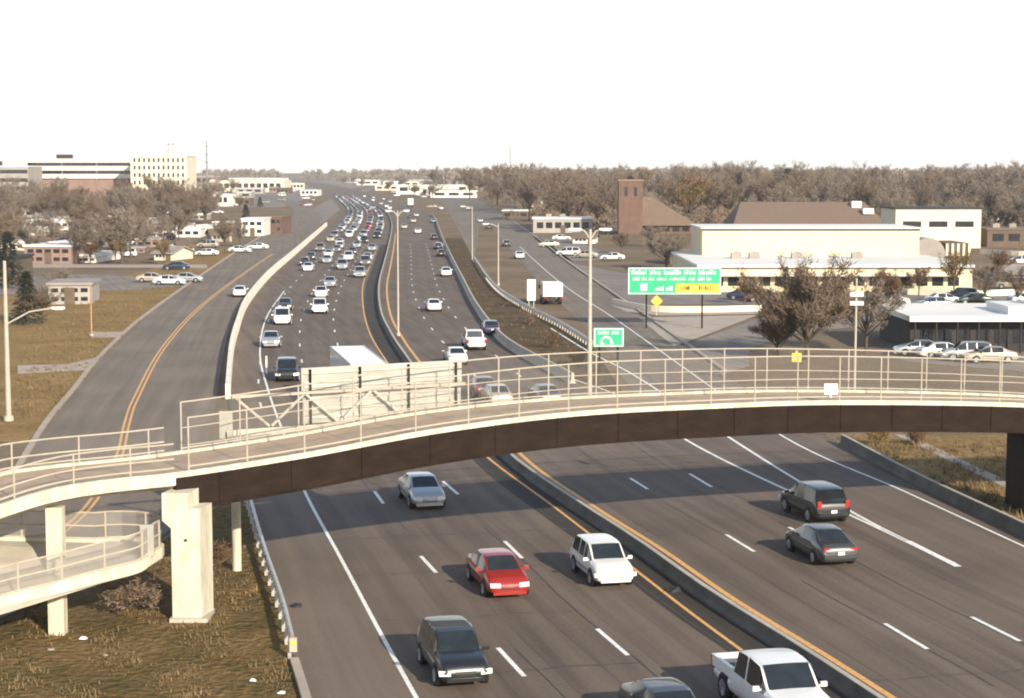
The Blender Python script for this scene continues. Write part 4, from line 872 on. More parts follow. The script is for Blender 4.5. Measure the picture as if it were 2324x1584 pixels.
# church
a, W, Hh = at_front(1404, 1458, 533, 410, 482)
t = empty('church', a, 0, 'brick church with square tower and steep brown roof', 'church')
q = MB(); q.box((W / 2, 3, Hh / 2), (W, 6, Hh)); q.build('tower', M_brick, t)
q = MB(); q.box((W / 2, 3, Hh + .1), (W + .5, 6.5, .4)); q.build('tower_cap', M_pink, t)
for x in (.3, .7):
    q = MB(); q.box((W * x, -.03, Hh * .8), (.8, .1, 2.4)); q.build('belfry_opening', M_win, t)
n0 = PD(1440, 533, 488).x - a.x; n1 = PD(1585, 533, 488).x - a.x; ze = PD(1500, 512, 488).z; zr = PD(1500, 448, 488).z
q = MB(); q.box(((n0 + n1) / 2, 16, ze / 2), (n1 - n0 - 1, 18, ze)); q.build('nave_wall', M_brick, t)
q = MB(); q.add([(n0 - .3, 6, ze), (n1, 6, ze), (n0 + 2.2, 10, zr), (n0 + 5.5, 14, zr), (n0 - .3, 26, ze), (n1, 26, ze)], [(0, 1, 3, 2), (0, 2, 4), (1, 5, 3), (2, 3, 5, 4)]); q.build('nave_roof', M_roofb, t)
win_row(t, n0 + 2, n1 - 2, ze * .3, ze * .8, 5, y=6.95)
# office complex at left
def office(name, px0, px1, yt, d_, dep, wall, label, rows, n, band, zmin=0):
    a, W, Hh = at_front(px0, px1, 470, yt, d_)
    t = empty(name, a, 0, label, 'office building'); fh = Hh / rows
    q = MB(); q.box((W / 2, dep / 2, Hh / 2), (W, dep, Hh)); q.build('wall', wall, t)
    q = MB(); q.box((W / 2, dep / 2, Hh + .3), (W + .6, dep + .6, .6)); q.build('roof', M_roofw, t)
    for r in range(rows):
        if band: win_row(t, W * .01, W * .99, r * fh + fh * .25, r * fh + fh * .68, max(2, n), None, .99)
        else: win_row(t, W * .03, W * .97, r * fh + fh * .25, r * fh + fh * .78, n, None, .42)
    q = MB(); q.box((W * .3, dep * .5, Hh + 1.5), (W * .12, dep * .3, 2.2)); q.build('roof_plant', M_roofd, t)
    q = MB(); q.box((W * .5, -.05, 1.4), (4, .2, 2.8)); q.build('entrance', M_win, t)
    return t, W, Hh
t, W, Hh = office('office_building', 62, 302, 363, 840, 26, M_wwall, 'long pale office building with dark ribbon windows at the left skyline', 6, 3, True)
q = MB(); q.box((W / 2, -.6, Hh * .3), (W * .98, 1.0, Hh * .58)); q.build('brick_front', M_pink, t)
t, W, Hh = office('office_building', 298, 426, 355, 815, 24, M_ivory, 'tall cream office block with upright window slots, right end of the office complex', 7, 11, False)
q = MB(); q.box((W * .36, 10, Hh + 2.0), (W * .45, 8, 2.6)); q.build('penthouse', M_ivory, t)
q = MB()
for x in (.62, .7): q.tube([(W * x, 8, Hh), (W * x, 8, Hh + 6.5)], .14, 6); q.box((W * x, 8, Hh + 5.6), (1.6, .6, .5))
q.build('antenna', M_roofg, t)
office('office_building', -60, 66, 379, 800, 24, M_grey, 'low grey flat-roofed office wing cut by the left edge', 5, 2, True)
L = 'low buildings left of the freeway'
H_ = [ # px0 px1 ybase ytop depth wall roof label
 (-30, 92, 468, 436, 20, M_pink, M_roofw, 'low building with a long white roof line at the left edge', 8), (176, 324, 482, 455, 20, M_grey, M_roofw, 'low grey building with a bright white roof edge below the office block', 8),
 (52, 172, 534, 501, 18, M_wwall, M_roofw, 'white two storey apartment building with a row of dark windows', 8), (56, 166, 598, 558, 12, M_pink, M_roofw, 'pinkish low building with a white roof in front of the apartments', 5),
 (276, 340, 520, 497, 10, M_wwall, M_roofw, 'small white building among the bare trees below the office block', 4), (348, 420, 530, 509, 10, M_ivory, M_roofg, 'small ivory building right of the bare tree clump', 4),
 (446, 522, 468, 441, 20, M_wwall, M_roofw, 'white commercial block beside the thin mast', 6), (548, 598, 535, 497, 14, M_wwall, M_roofw, 'white boxy building with lit roof near the red brick shop', 3),
 (602, 640, 530, 492, 12, M_brick, M_roofb, 'small red brick shop beside the frontage road', 3), (486, 646, 436, 410, 40, M_ivory, M_roofw, 'very long pale warehouse on the far left of the skyline', 10),
 (520, 640, 421, 404, 40, M_wwall, M_roofw, 'wide white warehouse behind the long pale one below the tree line', 8), (430, 486, 420, 400, 30, M_pink, M_roofw, 'pinkish block rising behind the long pale warehouse', 4),
 (682, 722, 444, 430, 20, M_wwall, M_roofg, 'small far white shop in the car lots left of the freeway', 4), (648, 690, 430, 416, 20, M_ivory, M_roofw, 'far ivory shop with white roof close to the freeway', 5),
 (520, 560, 462, 446, 14, M_wwall, M_roofg, 'little white far shop between warehouse and bare trees', 3), (1140, 1200, 496, 478, 14, M_brown, M_roofw, 'small brown far house with bright roof beside the exit ramp', 3),
 (-40, 40, 640, 585, 10, M_brown, M_roofd, 'dark brown building behind the tall lamp at the left edge', 3), (110, 205, 690, 645, 9, M_grey, M_roofg, 'low grey building partly hidden by shrubs behind the orange pole', 4)]
for x0, x1, yb, yt, dp_, wl, rf, lb_, nn in H_: hall('low_building', x0, x1, yb, yt, dp_, wl, rf, lb_, group=L, n=nn, rows=2 if yb - yt > 30 else 1, rz=rnd.uniform(-.12, .12), band=False, door=yb > 470)
R_ = [(1210, 1345, 528, 496, 16, M_grey, M_roofw, 'low grey building with a bright white roof behind the twin street lamp', 6), (1440, 1530, 530, 500, 12, M_brown, M_roofw, 'low brown annex with white roof in front of the church', 4),
      (1520, 1590, 600, 568, 10, M_brown, M_roofb, 'small brown building left end of the cream building', 3), (2240, 2400, 560, 520, 14, M_brown, M_roofb, 'brown low building right of the cream block at the frame edge', 4)]
for x0, x1, yb, yt, dp_, wl, rf, lb_, nn in R_: hall('low_building', x0, x1, yb, yt, dp_, wl, rf, lb_, group='low buildings right of the freeway', n=nn)
a, W, Hh = at_front(2058, 2420, 800, 722)
t = empty('shop_building', a, 0, 'dark walled shop with a bright white flat roof edge at the right', 'building')
q = MB(); q.box((W / 2, 8, Hh / 2 - .2), (W - 1.0, 14, Hh - .3)); q.build('wall', M_roofd, t)
q = MB(); q.box((W / 2, 7.5, Hh), (W, 17, .5)); q.build('roof', M_roofw, t)
q = MB(); q.box((W * .8, 5, Hh + .6), (W * .3, 8, .8)); q.build('raised_roof', M_roofw, t)
q = MB(); q.box((W * .93, 5, Hh + 1.5), (2.0, 2.0, 1.2)); q.build('roof_unit', M_roofg, t)
win_row(t, W * .08, W * .9, .8, 2.2, 7, y=.98)
for k in range(8):
    q = MB(); q.tube([(W * (.04 + .132 * k), -.6, 0), (W * (.04 + .132 * k), -.6, Hh - .2)], .09, 8); q.build('column', M_dark, t)
Hs = [(250, 300, 548, 520, M_pink, M_roofb, 'pinkish house with brown roof near the white apartments'), (196, 240, 575, 545, M_brown, M_roofg, 'brown house under golden trees left of the frontage road'), (480, 526, 548, 522, M_grey, M_roofb, 'grey house in front of the far bare trees'),
      (350, 395, 590, 562, M_ivory, M_roofg, 'ivory house at the corner of the cross street'), (405, 440, 572, 550, M_wwall, M_roofb, 'white house behind parked cars at the cross street'), (1300, 1350, 552, 530, M_wwall, M_roofb, 'white house right of the twin street lamp'),
      (1960, 2000, 470, 448, M_wwall, M_roofg, 'white house on the wooded slope above the brown roof'), (1180, 1225, 470, 452, M_ivory, M_roofb, 'ivory house at the wood edge beyond the exit ramp'), (1290, 1330, 462, 446, M_wwall, M_roofb, 'white house deep in the wood behind the lamp'),
      (2250, 2300, 500, 474, M_wwall, M_roofg, 'white house in the wood right of the cream block'), (1500, 1540, 462, 442, M_pink, M_roofb, 'pinkish house in the wood above the church roof'), (2290, 2340, 640, 606, M_grey, M_roofg, 'grey house among trees at the right edge')]
for h_ in Hs: house(*h_, rz=rnd.uniform(-.3, .3))
# small far shops and sheds in the clutter towards the horizon
rb = random.Random(77); cols = {'white': (M_wwall, M_roofw), 'pale': (M_ivory, M_roofw), 'brick red': (M_pink, M_roofg), 'grey': (M_grey, M_roofw), 'brown': (M_brown, M_roofb)}
for k in range(66):
    if k < 22: x = rb.uniform(430, 800); yb = rb.uniform(406, 446); wd_ = rb.uniform(16, 46); hh_ = rb.uniform(6, 13)
    elif k < 30: x = rb.uniform(905, 1080); yb = rb.uniform(402, 420); wd_ = rb.uniform(14, 36); hh_ = rb.uniform(5, 9)
    else: x = rb.uniform(-20, 560); yb = rb.uniform(450, 600); wd_ = rb.uniform(22, 60); hh_ = rb.uniform(10, 20)
    lm = 600 + (yb - 406) * 2.6
    if k < 22 and x + wd_ > lm: x = lm - wd_ - rb.uniform(4, 120)
    if k < 22 and yb > 440 and x > 540: continue
    if k >= 30 and (x > 470 - (yb - 540) * 1.6 and yb > 540 or x > 600 - (yb - 450) * .3): continue
    cn = rb.choice(('white', 'white', 'pale', 'brick red', 'grey', 'brown')); wl, rf = cols[cn]
    hall('shed', x, x + wd_, yb, yb - hh_, 10 if k >= 30 else 22, wl, rf, 'small far %s walled low shed in the town clutter left of the freeway' % cn if not 22 <= k < 30 else 'tiny far %s walled shed at the horizon right of the freeway' % cn, group='small sheds towards the horizon', n=3, rz=rb.uniform(-.2, .2), door=False)

rc = random.Random(9); nsh = 0
def clear_of_freeway(p, left, right):
    m_, t_ = at_y(MED, p.y); o_ = (p.x - m_.x); return o_ < -left or o_ > right
while nsh < 34:
    d_ = rc.uniform(950, 2600); p = PD(rc.uniform(470, 1010), 400, d_); wd_ = rc.uniform(12, 30)
    if not (clear_of_freeway(p, 62 + wd_, 26)): continue
    cn = rc.choice(('white', 'white', 'white', 'pale', 'grey')); wl, rf = cols[cn]; xx = CX + p.x * F / d_; yy = HOR + H * F / d_; w_ = wd_ * F / d_
    hall('shed', xx, xx + w_, yy, yy - rc.uniform(4, 7) * F / d_, 14, wl, rf, 'tiny far %s walled shed at the bend of the freeway near the horizon' % cn, group='sheds at the far freeway bend', n=3, door=False); nsh += 1
for k in range(70):
    d_ = rc.uniform(760, 2000); p = PD(rc.uniform(560, 1000), 400, d_)
    if not clear_of_freeway(p, 48, 24): continue
    c_ = rc.choice(('white', 'white', 'silver', 'beige')); vehicle('sedan', c_, Vector((p.x, p.y, 0)), rc.uniform(0, 6.28), 'tiny far %s car parked near the freeway bend at the horizon' % c_, 'cars parked at the far freeway bend')
# low bright walls beside the right-hand lots
for pts, hh, lb_ in (([(1392, 690), (1480, 706), (1600, 708), (1728, 705)], .7, 'low cream wall along the pavement under the large green highway sign'), ([(2060, 668), (2200, 672), (2330, 668)], .8, 'low pale wall before the parked cars right of the cream building'), ([(2225, 575), (2330, 580), (2420, 578)], .9, 'low pale wall at the right edge behind the bare trees')):
    b = MB(); b.sweep(spline(PL(pts), 6), [(-.15, -.1), (-.15, hh), (.15, hh), (.15, -.1)]); tag(b.build('low_wall', M_ivory), lb_, 'wall')
# parked cars
G5 = 'cars parked left of the frontage road'
pk = [(385, 646, 'white', 'sedan', 'white car parked on the cross street, middle of three'), (345, 640, 'beige', 'sedan', 'beige car parked on the cross street, left of the white one'), (425, 640, 'silver', 'sedan', 'silver car parked on the cross street, right of the white one'),
 (282, 583, 'white', 'van', 'white van parked beside the ivory corner house'), (470, 580, 'white', 'sedan', 'white car parked upper right of the cross street'), (472, 562, 'beige', 'suv', 'beige car parked behind the white one, upper right of the cross street'), (405, 566, 'silver', 'sedan', 'silver car parked before the white corner house'),
 (545, 573, 'white', 'sedan', 'white car by the bend of the frontage road'), (585, 566, 'white', 'sedan', 'white car second by the bend of the frontage road'), (400, 612, 'navy', 'sedan', 'navy car on the street below the ivory house'), (110, 585, 'white', 'sedan', 'white car before the pinkish low building'),
 (130, 688, 'beige', 'sedan', 'beige car parked at the shrubs behind the tall lamp'), (300, 535, 'white', 'sedan', 'white car under the bare tree clump'), (340, 545, 'white', 'suv', 'white suv right of the car under the bare tree clump'), (545, 672, 'white', 'sedan', 'white car alone on the frontage road beside the wall')]
for x, y, c_, k_, lb_ in pk: vehicle(k_, c_, P(x, y), rnd.choice((0, math.pi)) + rnd.uniform(-.2, .2) if x != 545 or y < 600 else rot_lane(520, 700, 560, 650), lb_, G5)
ra = random.Random(41)
for k in range(34):
    x = ra.uniform(90, 560); y = ra.uniform(462, 560)
    if y > 520 and x > 470: continue
    c_ = ra.choice(('white', 'white', 'silver', 'beige', 'grey', 'navy', 'maroon')); vehicle(ra.choice(('sedan', 'sedan', 'suv', 'van')), c_, P(x, y), ra.uniform(-.3, .3) + ra.choice((0, math.pi)), 'small %s vehicle parked among the trees and houses left of the frontage road' % c_, 'vehicles parked among the houses at left')
G6 = 'cars parked before the right-hand buildings'
pk = [(2086, 806, 'silver', 'sedan', 'silver car first from the left before the dark shop'), (2140, 812, 'white', 'sedan', 'white car second from the left before the dark shop'), (2195, 818, 'silver', 'suv', 'silver suv third from the left before the dark shop'), (2245, 822, 'beige', 'sedan', 'beige car fourth from the left before the dark shop'),
 (2180, 682, 'navy', 'suv', 'navy suv parked before the right end of the cream building'), (2140, 690, 'white', 'sedan', 'white car left of the navy suv by the cream building'), (2210, 690, 'dark green', 'sedan', 'dark green car right of the navy suv by the cream building'), (1690, 680, 'navy', 'sedan', 'navy car before the left half of the cream building'),
 (1730, 684, 'maroon', 'sedan', 'maroon car next to the navy one by the cream building'), (1290, 580, 'white', 'van', 'white van parked left of the twin street lamp'), (1245, 560, 'beige', 'sedan', 'beige car in the lot behind the twin street lamp'), (1330, 585, 'beige', 'sedan', 'beige car right behind the twin street lamp pole'),
 (1390, 590, 'white', 'sedan', 'white car in the lot left of the bare rounded tree'), (1275, 545, 'white', 'sedan', 'white car at the far row of the lot behind the lamp'), (2290, 715, 'white', 'sedan', 'white car above the white roofed shop at right'), (2330, 690, 'silver', 'sedan', 'silver car at the right edge above the shop'), (2255, 630, 'white', 'sedan', 'white car among the trees right of the cream building'), (2295, 655, 'beige', 'suv', 'beige suv among the trees right of the cream building'), (2320, 600, 'white', 'van', 'white van at the right edge before the low pale wall'), (2262, 706, 'black', 'sedan', 'black car above the white roofed shop at right'), (2120, 700, 'grey', 'sedan', 'grey car just above the left end of the white roofed shop'), (2020, 694, 'white', 'sedan', 'white car right of the brownish tree before the cream building')]
for x, y, c_, k_, lb_ in pk: vehicle(k_, c_, P(x, y), rnd.choice((0, math.pi)) + rnd.uniform(-.25, .25), lb_, G6)
lots = []
for k in range(46):
    y = rnd.uniform(426, 468); x = rnd.uniform(440, 600) if k % 2 else rnd.uniform(600, 690) + (y - 426) * .9
    if y > 440 and 560 < x < 690: y = rnd.uniform(426, 436)
    lots.append((x, y))
for x, y in lots:
    p = P(x, y); c_ = rnd.choice(('white', 'white', 'silver', 'beige', 'black', 'red', 'white'))
    vehicle('sedan', c_, p, rnd.uniform(0, 6.28), 'tiny far %s car in the crowded car lots left of the freeway' % c_, 'cars in the far car lots')

# ------------------------------------------------------------------ trees and plants
def tree_proto(seed, kind):
    r = random.Random(seed); tr = MB(); cr = MB(); h_ = 1.0
    def sliver(p, dr, L, w_):
        s_ = dr.cross(Vector((r.uniform(-1, 1), r.uniform(-1, 1), r.uniform(-1, 1))))
        if s_.length < 1e-4: return
        s_.normalize(); cr.add([p - s_ * w_, p + s_ * w_, p + dr * L], [(0, 1, 2)])
    def leaf(p, s_):
        a = Vector((r.gauss(0, 1), r.gauss(0, 1), r.gauss(0, 1))).normalized(); b = a.cross(Vector((r.gauss(0, 1), r.gauss(0, 1), r.gauss(0, 1)))).normalized()
        cr.add([p - a * s_, p + b * s_ * .6, p + a * s_, p - b * s_ * .6], [(0, 1, 2, 3)])
    if kind == 'ever':
        tr.tube([(0, 0, -.02), (0, 0, .5), (0, 0, .97)], .022, 7, .003)
        for k in range(26):
            z = .1 + .86 * k / 25; R = .24 * (1 - z) ** .8 + .012
            for j in range(11):
                a = r.uniform(0, 6.28); RR = R * r.uniform(.6, 1.12)
                for m in range(9):
                    t = r.uniform(.15, 1); p = Vector((math.cos(a) * RR * t, math.sin(a) * RR * t, z - .07 * t * t + r.uniform(-.012, .012)))
                    d_ = Vector((math.cos(a + r.uniform(-1, 1)), math.sin(a + r.uniform(-1, 1)), r.uniform(-.5, .2))); sliver(p, d_, r.uniform(.03, .06), .009)
        return tr, cr
    ht = r.uniform(.16, .26) if kind != 'dense' else .10
    tr.tube([(0, 0, -.02), (r.uniform(-.01, .01), 0, ht * .6), (r.uniform(-.02, .02), r.uniform(-.02, .02), ht + .12)], .024, 8, .013)
    wide = {'bare': .30, 'broad': .42, 'narrow': .2, 'leafy': .36, 'dense': .42}[kind]
    dn = kind == 'dense'
    if dn: kind = 'broad'
    for k in range(22 if dn else 15):
        a = k * 2.4 + r.uniform(-.5, .5); e = r.uniform(.12 if dn else .25, 1.15) if k % 15 < 13 else 1.4; L = r.uniform(.32, .62) * (1.05 - .2 * math.sin(e) * (wide > .3))
        p0 = Vector((0, 0, ht + r.uniform(-.02, .14))); dr = Vector((math.cos(a) * math.cos(e) * wide * 2.3, math.sin(a) * math.cos(e) * wide * 2.3, math.sin(e) * .95 + .15))
        p1 = p0 + dr * L * .5 + Vector((0, 0, .02)); p2 = p0 + dr * L + Vector((r.uniform(-.05, .05), r.uniform(-.05, .05), .05))
        tr.tube([p0, p1, p2], .010, 5, .002)
        for b_ in range(9 if dn else 6):
            t = r.uniform(.3, 1); q0 = p0.lerp(p2, t); d2 = (dr.normalized() * .7 + Vector((r.gauss(0, .6), r.gauss(0, .6), r.uniform(-.1, .8)))).normalized(); L2 = r.uniform(.1, .22)
            q1 = q0 + d2 * L2; tr.tube([q0, q1], .0035, 4, .001, False)
            for s_ in range(70 if dn else 46 if kind != 'leafy' else 34):
                t2 = r.uniform(.15, 1.05); c_ = q0.lerp(q1, t2) + Vector((r.gauss(0, .022), r.gauss(0, .022), r.gauss(0, .022)))
                if kind == 'leafy': leaf(c_, r.uniform(.010, .02))
                else: sliver(c_, (d2 * .5 + Vector((r.gauss(0, .6), r.gauss(0, .6), r.uniform(-.3, .8)))).normalized(), r.uniform(.035, .08), r.uniform(.0025, .005) if dn else r.uniform(.003, .0062))
    zm = sorted(p[2] for p in cr.v)[int(len(cr.v) * .975)]; rm = sorted(math.hypot(p[0], p[1]) for p in cr.v)[int(len(cr.v) * .96)]
    fz = 1 / zm; fr = {'bare': .36, 'broad': .5, 'narrow': .25, 'leafy': .42}[kind] / rm
    for mb in (tr, cr): mb.v = [(x * (1 + (fr - 1) * min(1, z * 4)), y * (1 + (fr - 1) * min(1, z * 4)), z * fz) for x, y, z in mb.v]
    return tr, cr
TP = {}
def tree(kind, mtl, var, loc, h_, label, group, name=None, wx=1.0):
    k = (kind, mtl.name, var)
    nm = name or {'ever': 'evergreen_tree', 'leafy': 'autumn_tree'}.get(kind, 'bare_tree')
    if k not in TP:
        a_, b_ = tree_proto(hash((kind, var)) % 9973 if False else var * 31 + {'ever': 1, 'bare': 2, 'broad': 3, 'narrow': 4, 'leafy': 5, 'dense': 6}[kind], kind)
        t = empty(nm, loc, 0, label, 'tree', group); a_.build('trunk', M_bark, t, fix=False); b_.build('crown', mtl, t, fix=False); TP[k] = t
    else: t = copy_tree(TP[k], loc, rnd.uniform(0, 6.28), label); t.name = nm
    if group: t['group'] = group
    elif 'group' in t: del t['group']
    t.scale = (h_ * wx, h_ * wx, h_); t.rotation_euler = (0, 0, rnd.uniform(0, 6.28))
    return t
def tree_at(kind, mtl, var, px, yb, yt, label, group=None, wx=1.0, name=None):
    p = P(px, yb); h_ = PD(px, yt, p.y).z; return tree(kind, mtl, var, Vector((p.x, p.y, -.05)), h_, label, group, name, wx)
# trees standing alone
tree_at('dense', M_twig, 0, 1830, 815, 606, 'big broad bare brown tree behind the footbridge, largest in the picture', None, 1.2)
tree_at('broad', M_twig2, 1, 1965, 800, 640, 'bare tree leaning into the right side of the big broad bare tree', None, 1.15)
tree_at('dense', M_twig, 2, 1765, 806, 690, 'smaller bare tree at the left foot of the big broad bare tree', None, 1.0)
tree_at('broad', M_twig2, 1, 1512, 610, 532, 'rounded grey bare tree before the left end of the cream building', None, 1.35)
tree_at('leafy', M_gold, 0, 2165, 672, 575, 'golden tree before the right end of the cream building', None, .95)
tree_at('leafy', M_rusty, 0, 2085, 672, 608, 'russet tree before the middle right of the cream building', None, 1.1)
tree_at('leafy', M_gold, 1, 1690, 690, 625, 'small golden tree before the left half of the cream building', None, 1.1)
tree_at('broad', M_rusty, 3, 2010, 720, 615, 'brownish tree just right of the slim pole with cross boxes', None, 1.1)
tree_at('broad', M_twig2, 2, 1478, 560, 512, 'bare tree before the brown annex of the church', None, 1.2)
tree_at('broad', M_twig, 3, 1410, 575, 528, 'bare shrubby tree in the lot right of the twin street lamp', None, 1.3)
tree_at('dense', M_twig, 4, 372, 505, 408, 'large bare brown tree standing before the cream office block', None, 1.15)
tree_at('broad', M_twig2, 0, 330, 515, 432, 'grey bare tree left of the large one before the office block', None, 1.1)
tree_at('broad', M_twig, 2, 418, 520, 440, 'bare tree right of the large one before the office block', None, 1.1)
tree_at('bare', M_twig, 1, 510, 575, 492, 'bare tree standing at the bend of the frontage road', None, 1.1)
tree_at('bare', M_twig2, 2, 545, 560, 500, 'slim bare tree right of the one at the frontage road bend', None, 1.0)
tree_at('leafy', M_gold, 2, 262, 600, 535, 'golden tree right of the pinkish low building', None, 1.0)
tree_at('leafy', M_rusty, 1, 205, 600, 540, 'russet tree between pinkish low building and golden tree', None, 1.1)
tree_at('leafy', M_gold, 3, 372, 600, 538, 'golden tree at the ivory corner house', None, .8)
tree_at('ever', M_ever, 0, 20, 655, 520, 'dark evergreen at the left edge behind the tall lamp', None, 1.5)
tree_at('ever', M_ever, 1, 62, 735, 610, 'dark evergreen right of the tall lamp by the left edge', None, 1.5)
tree_at('broad', M_twig, 5, 95, 735, 652, 'bare shrubby tree beside the lamp arm at left', None, 1.2)
tree_at('broad', M_twig2, 3, 140, 672, 612, 'grey bare tree before the low grey building at left', None, 1.2)
tree_at('ever', M_ever, 2, 222, 525, 478, 'small evergreen behind the white apartments', None, 1.6)
tree_at('ever', M_ever, 3, 558, 500, 462, 'evergreen beside the white boxy building', None, 1.6)
tree_at('ever', M_ever, 0, 590, 470, 446, 'far evergreen behind the white boxy building', None, 1.8)
tree_at('leafy', M_rusty, 2, 2270, 640, 570, 'russet tree right of the cream building end', None, 1.1)
tree_at('broad', M_twig2, 4, 2235, 690, 600, 'grey bare tree between cream building and right edge', None, 1.1)
tree_at('bare', M_twig, 3, 2310, 700, 610, 'bare tree at the right edge above the dark shop', None, 1.1)
tree_at('ever', M_ever, 1, 2285, 545, 488, 'evergreen right of the cream block at the wood edge', None, 1.6)
# trees in the town at left
i = 0
for k in range(96):
    y = rnd.choice((rnd.uniform(440, 500), rnd.uniform(470, 600))); x = rnd.uniform(-20, 440 if y > 480 else 560)
    if 560 < y and x > 330: continue
    tree(rnd.choice(('bare', 'broad')), rnd.choice((M_twig, M_twig2)), rnd.randrange(6), P(x, y), rnd.uniform(6, 10), 'bare brownish street tree among the low buildings at left', 'street trees among the low buildings at left', wx=1.1)
ro = random.Random(31)
for k in range(24):
    x = ro.uniform(-10, 470); d_ = ro.uniform(560, 760); p = PD(x, 400, d_); p.z = -.05
    tree(ro.choice(('bare', 'broad')), ro.choice((M_twig, M_twig2)), ro.randrange(6), p, ro.uniform(9.5, 14.2), 'bare tree in the belt hiding the foot of the office complex', 'trees at the foot of the office complex', wx=1.2)
for k in range(46):
    d_ = ro.uniform(900, 2400); p = PD(ro.uniform(480, 1000), 400, d_); p.z = -.05
    if not clear_of_freeway(p, 60, 26): continue
    tree(ro.choice(('bare', 'broad')), ro.choice((M_twig, M_twig2)), ro.randrange(6), p, ro.uniform(7, 11), 'small far bare tree near the bend of the freeway', 'far trees at the freeway bend', wx=1.3)
# the wood on the right
no = []
for x0, x1, d0, d1 in ((1370, 1600, 470, 520), (1650, 2030, 436, 472), (2020, 2240, 390, 425)): no.append((x0, x1, d0, d1))
n_ = 0
rw = random.Random(11)
while n_ < 255:
    y = 432 + 105 * rw.random() ** 1.7; x = rw.uniform(960, 2420)
    lim = 985 + (y - 432) * 3.1
    if x < lim: continue
    p = P(x, y)
    if any(a <= x <= b and c <= p.y <= e for a, b, c, e in no): continue
    if p.y < 500 and 1380 < x < 2240 and rw.random() < .8: continue
    far = p.y > 700; h_ = rw.uniform(13, 20) * (1.0 if far else .8)
    kd = rw.choice(('bare', 'broad', 'broad', 'bare', 'leafy' if rw.random() < .3 else 'broad', 'ever' if rw.random() < .3 else 'bare'))
    m_ = M_ever if kd == 'ever' else (rw.choice((M_rusty, M_gold)) if kd == 'leafy' and rw.random() < .6 else (M_rusty if kd == 'leafy' else rw.choice((M_twig, M_twig2))))
    lb_ = {'bare': 'bare grey brown tree in the wood right of the freeway', 'broad': 'bare grey brown tree in the wood right of the freeway', 'leafy': 'russet leaved tree in the wood right of the freeway', 'ever': 'dark evergreen in the wood right of the freeway'}[kd]
    tree(kd, m_, rw.randrange(6), Vector((p.x, p.y, -.05)), h_, lb_, 'trees of the wood right of the freeway', wx=1.15 if kd != 'ever' else 1.5)
    n_ += 1
# the far wood along the skyline: one mass
fm = MB(); rf = random.Random(5)
def clump(cx, cy, R, hh, n, w_):
    for _ in range(n):
        a = rf.uniform(0, 6.28); q = rf.random() ** .5; z = rf.random() ** .8
        k = (1 - (2 * z - .8) ** 2 * .6) if z > .3 else .6 + z
        p = Vector((cx + math.cos(a) * R * q * k, cy + math.sin(a) * R * q * k, hh * z))
        d_ = Vector((rf.gauss(0, .6), rf.gauss(0, .6), rf.uniform(0, 1))).normalized(); s_ = d_.cross(Vector((0, 1, .1))).normalized()
        L = rf.uniform(1.0, 2.6) * w_; b_ = rf.uniform(.25, .6) * w_
        fm.add([p - s_ * b_, p + s_ * b_, p + d_ * L], [(0, 1, 2)])
for k in range(620):
    d_ = rf.uniform(1250, 3600); x = rf.uniform(-200, 2500)
    if 480 < x < 1000:
        d_ = rf.uniform(2400, 3700)
        if not clear_of_freeway(PD(x, 400, d_), 40, 36): continue
    if x < 640 and d_ < 1500: continue
    hh = rf.uniform(13, 19) + (d_ - 1250) * .0012 * (x > 985)
    p = PD(x, 400, d_); clump(p.x, d_, rf.uniform(7, 14), hh, 110, 1.2 + d_ / 2200)
tag(fm.build('far_wood', M_twig2, fix=False), 'grey brown bare wood stretching along the whole skyline', 'wood', kind='stuff')
# scrub under the trees, weeds and tufts
fm = MB()
for k in range(900):
    y = 440 + 90 * rf.random() ** 1.5; x = rf.uniform(1010 + (y - 432) * 3.3, 2420); p = P(x, y)
    if any(a <= x <= b and c - 4 <= p.y <= e for a, b, c, e in no) or (p.y < 480 and x > 1380): continue
    clump(p.x, p.y, rf.uniform(2, 5), rf.uniform(1.5, 5), 46, .55)
tag(fm.build('undergrowth', M_twig, fix=False), 'low brown scrub filling the floor of the wood', 'undergrowth', kind='stuff')
M_tuft = mat('dry_tufts', (0.27, 0.18, 0.085), 0.95, 0.3, 0.5, col2=(0.10, 0.082, 0.035))
fm = MB()
def tuft(p, s_, n):
    for _ in range(n):
        a = rf.uniform(0, 6.28); d_ = Vector((math.cos(a) * .6, math.sin(a) * .6, rf.uniform(.5, 1.2))); b_ = Vector((-math.sin(a), math.cos(a), 0)) * .02 * (1 + s_)
        q = p + Vector((rf.gauss(0, .12), rf.gauss(0, .12), -.03)); fm.add([q - b_, q + b_, q + d_ * s_ * rf.uniform(.5, 1.2)], [(0, 1, 2)])
bankpoly = [(-60, 1390), (200, 1300), (400, 1215), (520, 1150), (560, 1180), (610, 1330), (655, 1490), (690, 1600), (-60, 1600)]
def inside(x, y, poly):
    c_ = False; j = len(poly) - 1
    for i in range(len(poly)):
        if (poly[i][1] > y) != (poly[j][1] > y) and x < (poly[j][0] - poly[i][0]) * (y - poly[i][1]) / (poly[j][1] - poly[i][1]) + poly[i][0]: c_ = not c_
        j = i
    return c_
for k in range(3400):
    x = rf.uniform(-60, 690); y = rf.uniform(1150, 1600)
    if inside(x, y, bankpoly) and math.sin(x * .031 + y * .017) + math.sin(y * .043 - x * .022) + rf.gauss(0, .5) > .35: tuft(P(x, y), rf.choice((.06, .09, .13, .2)), 7)
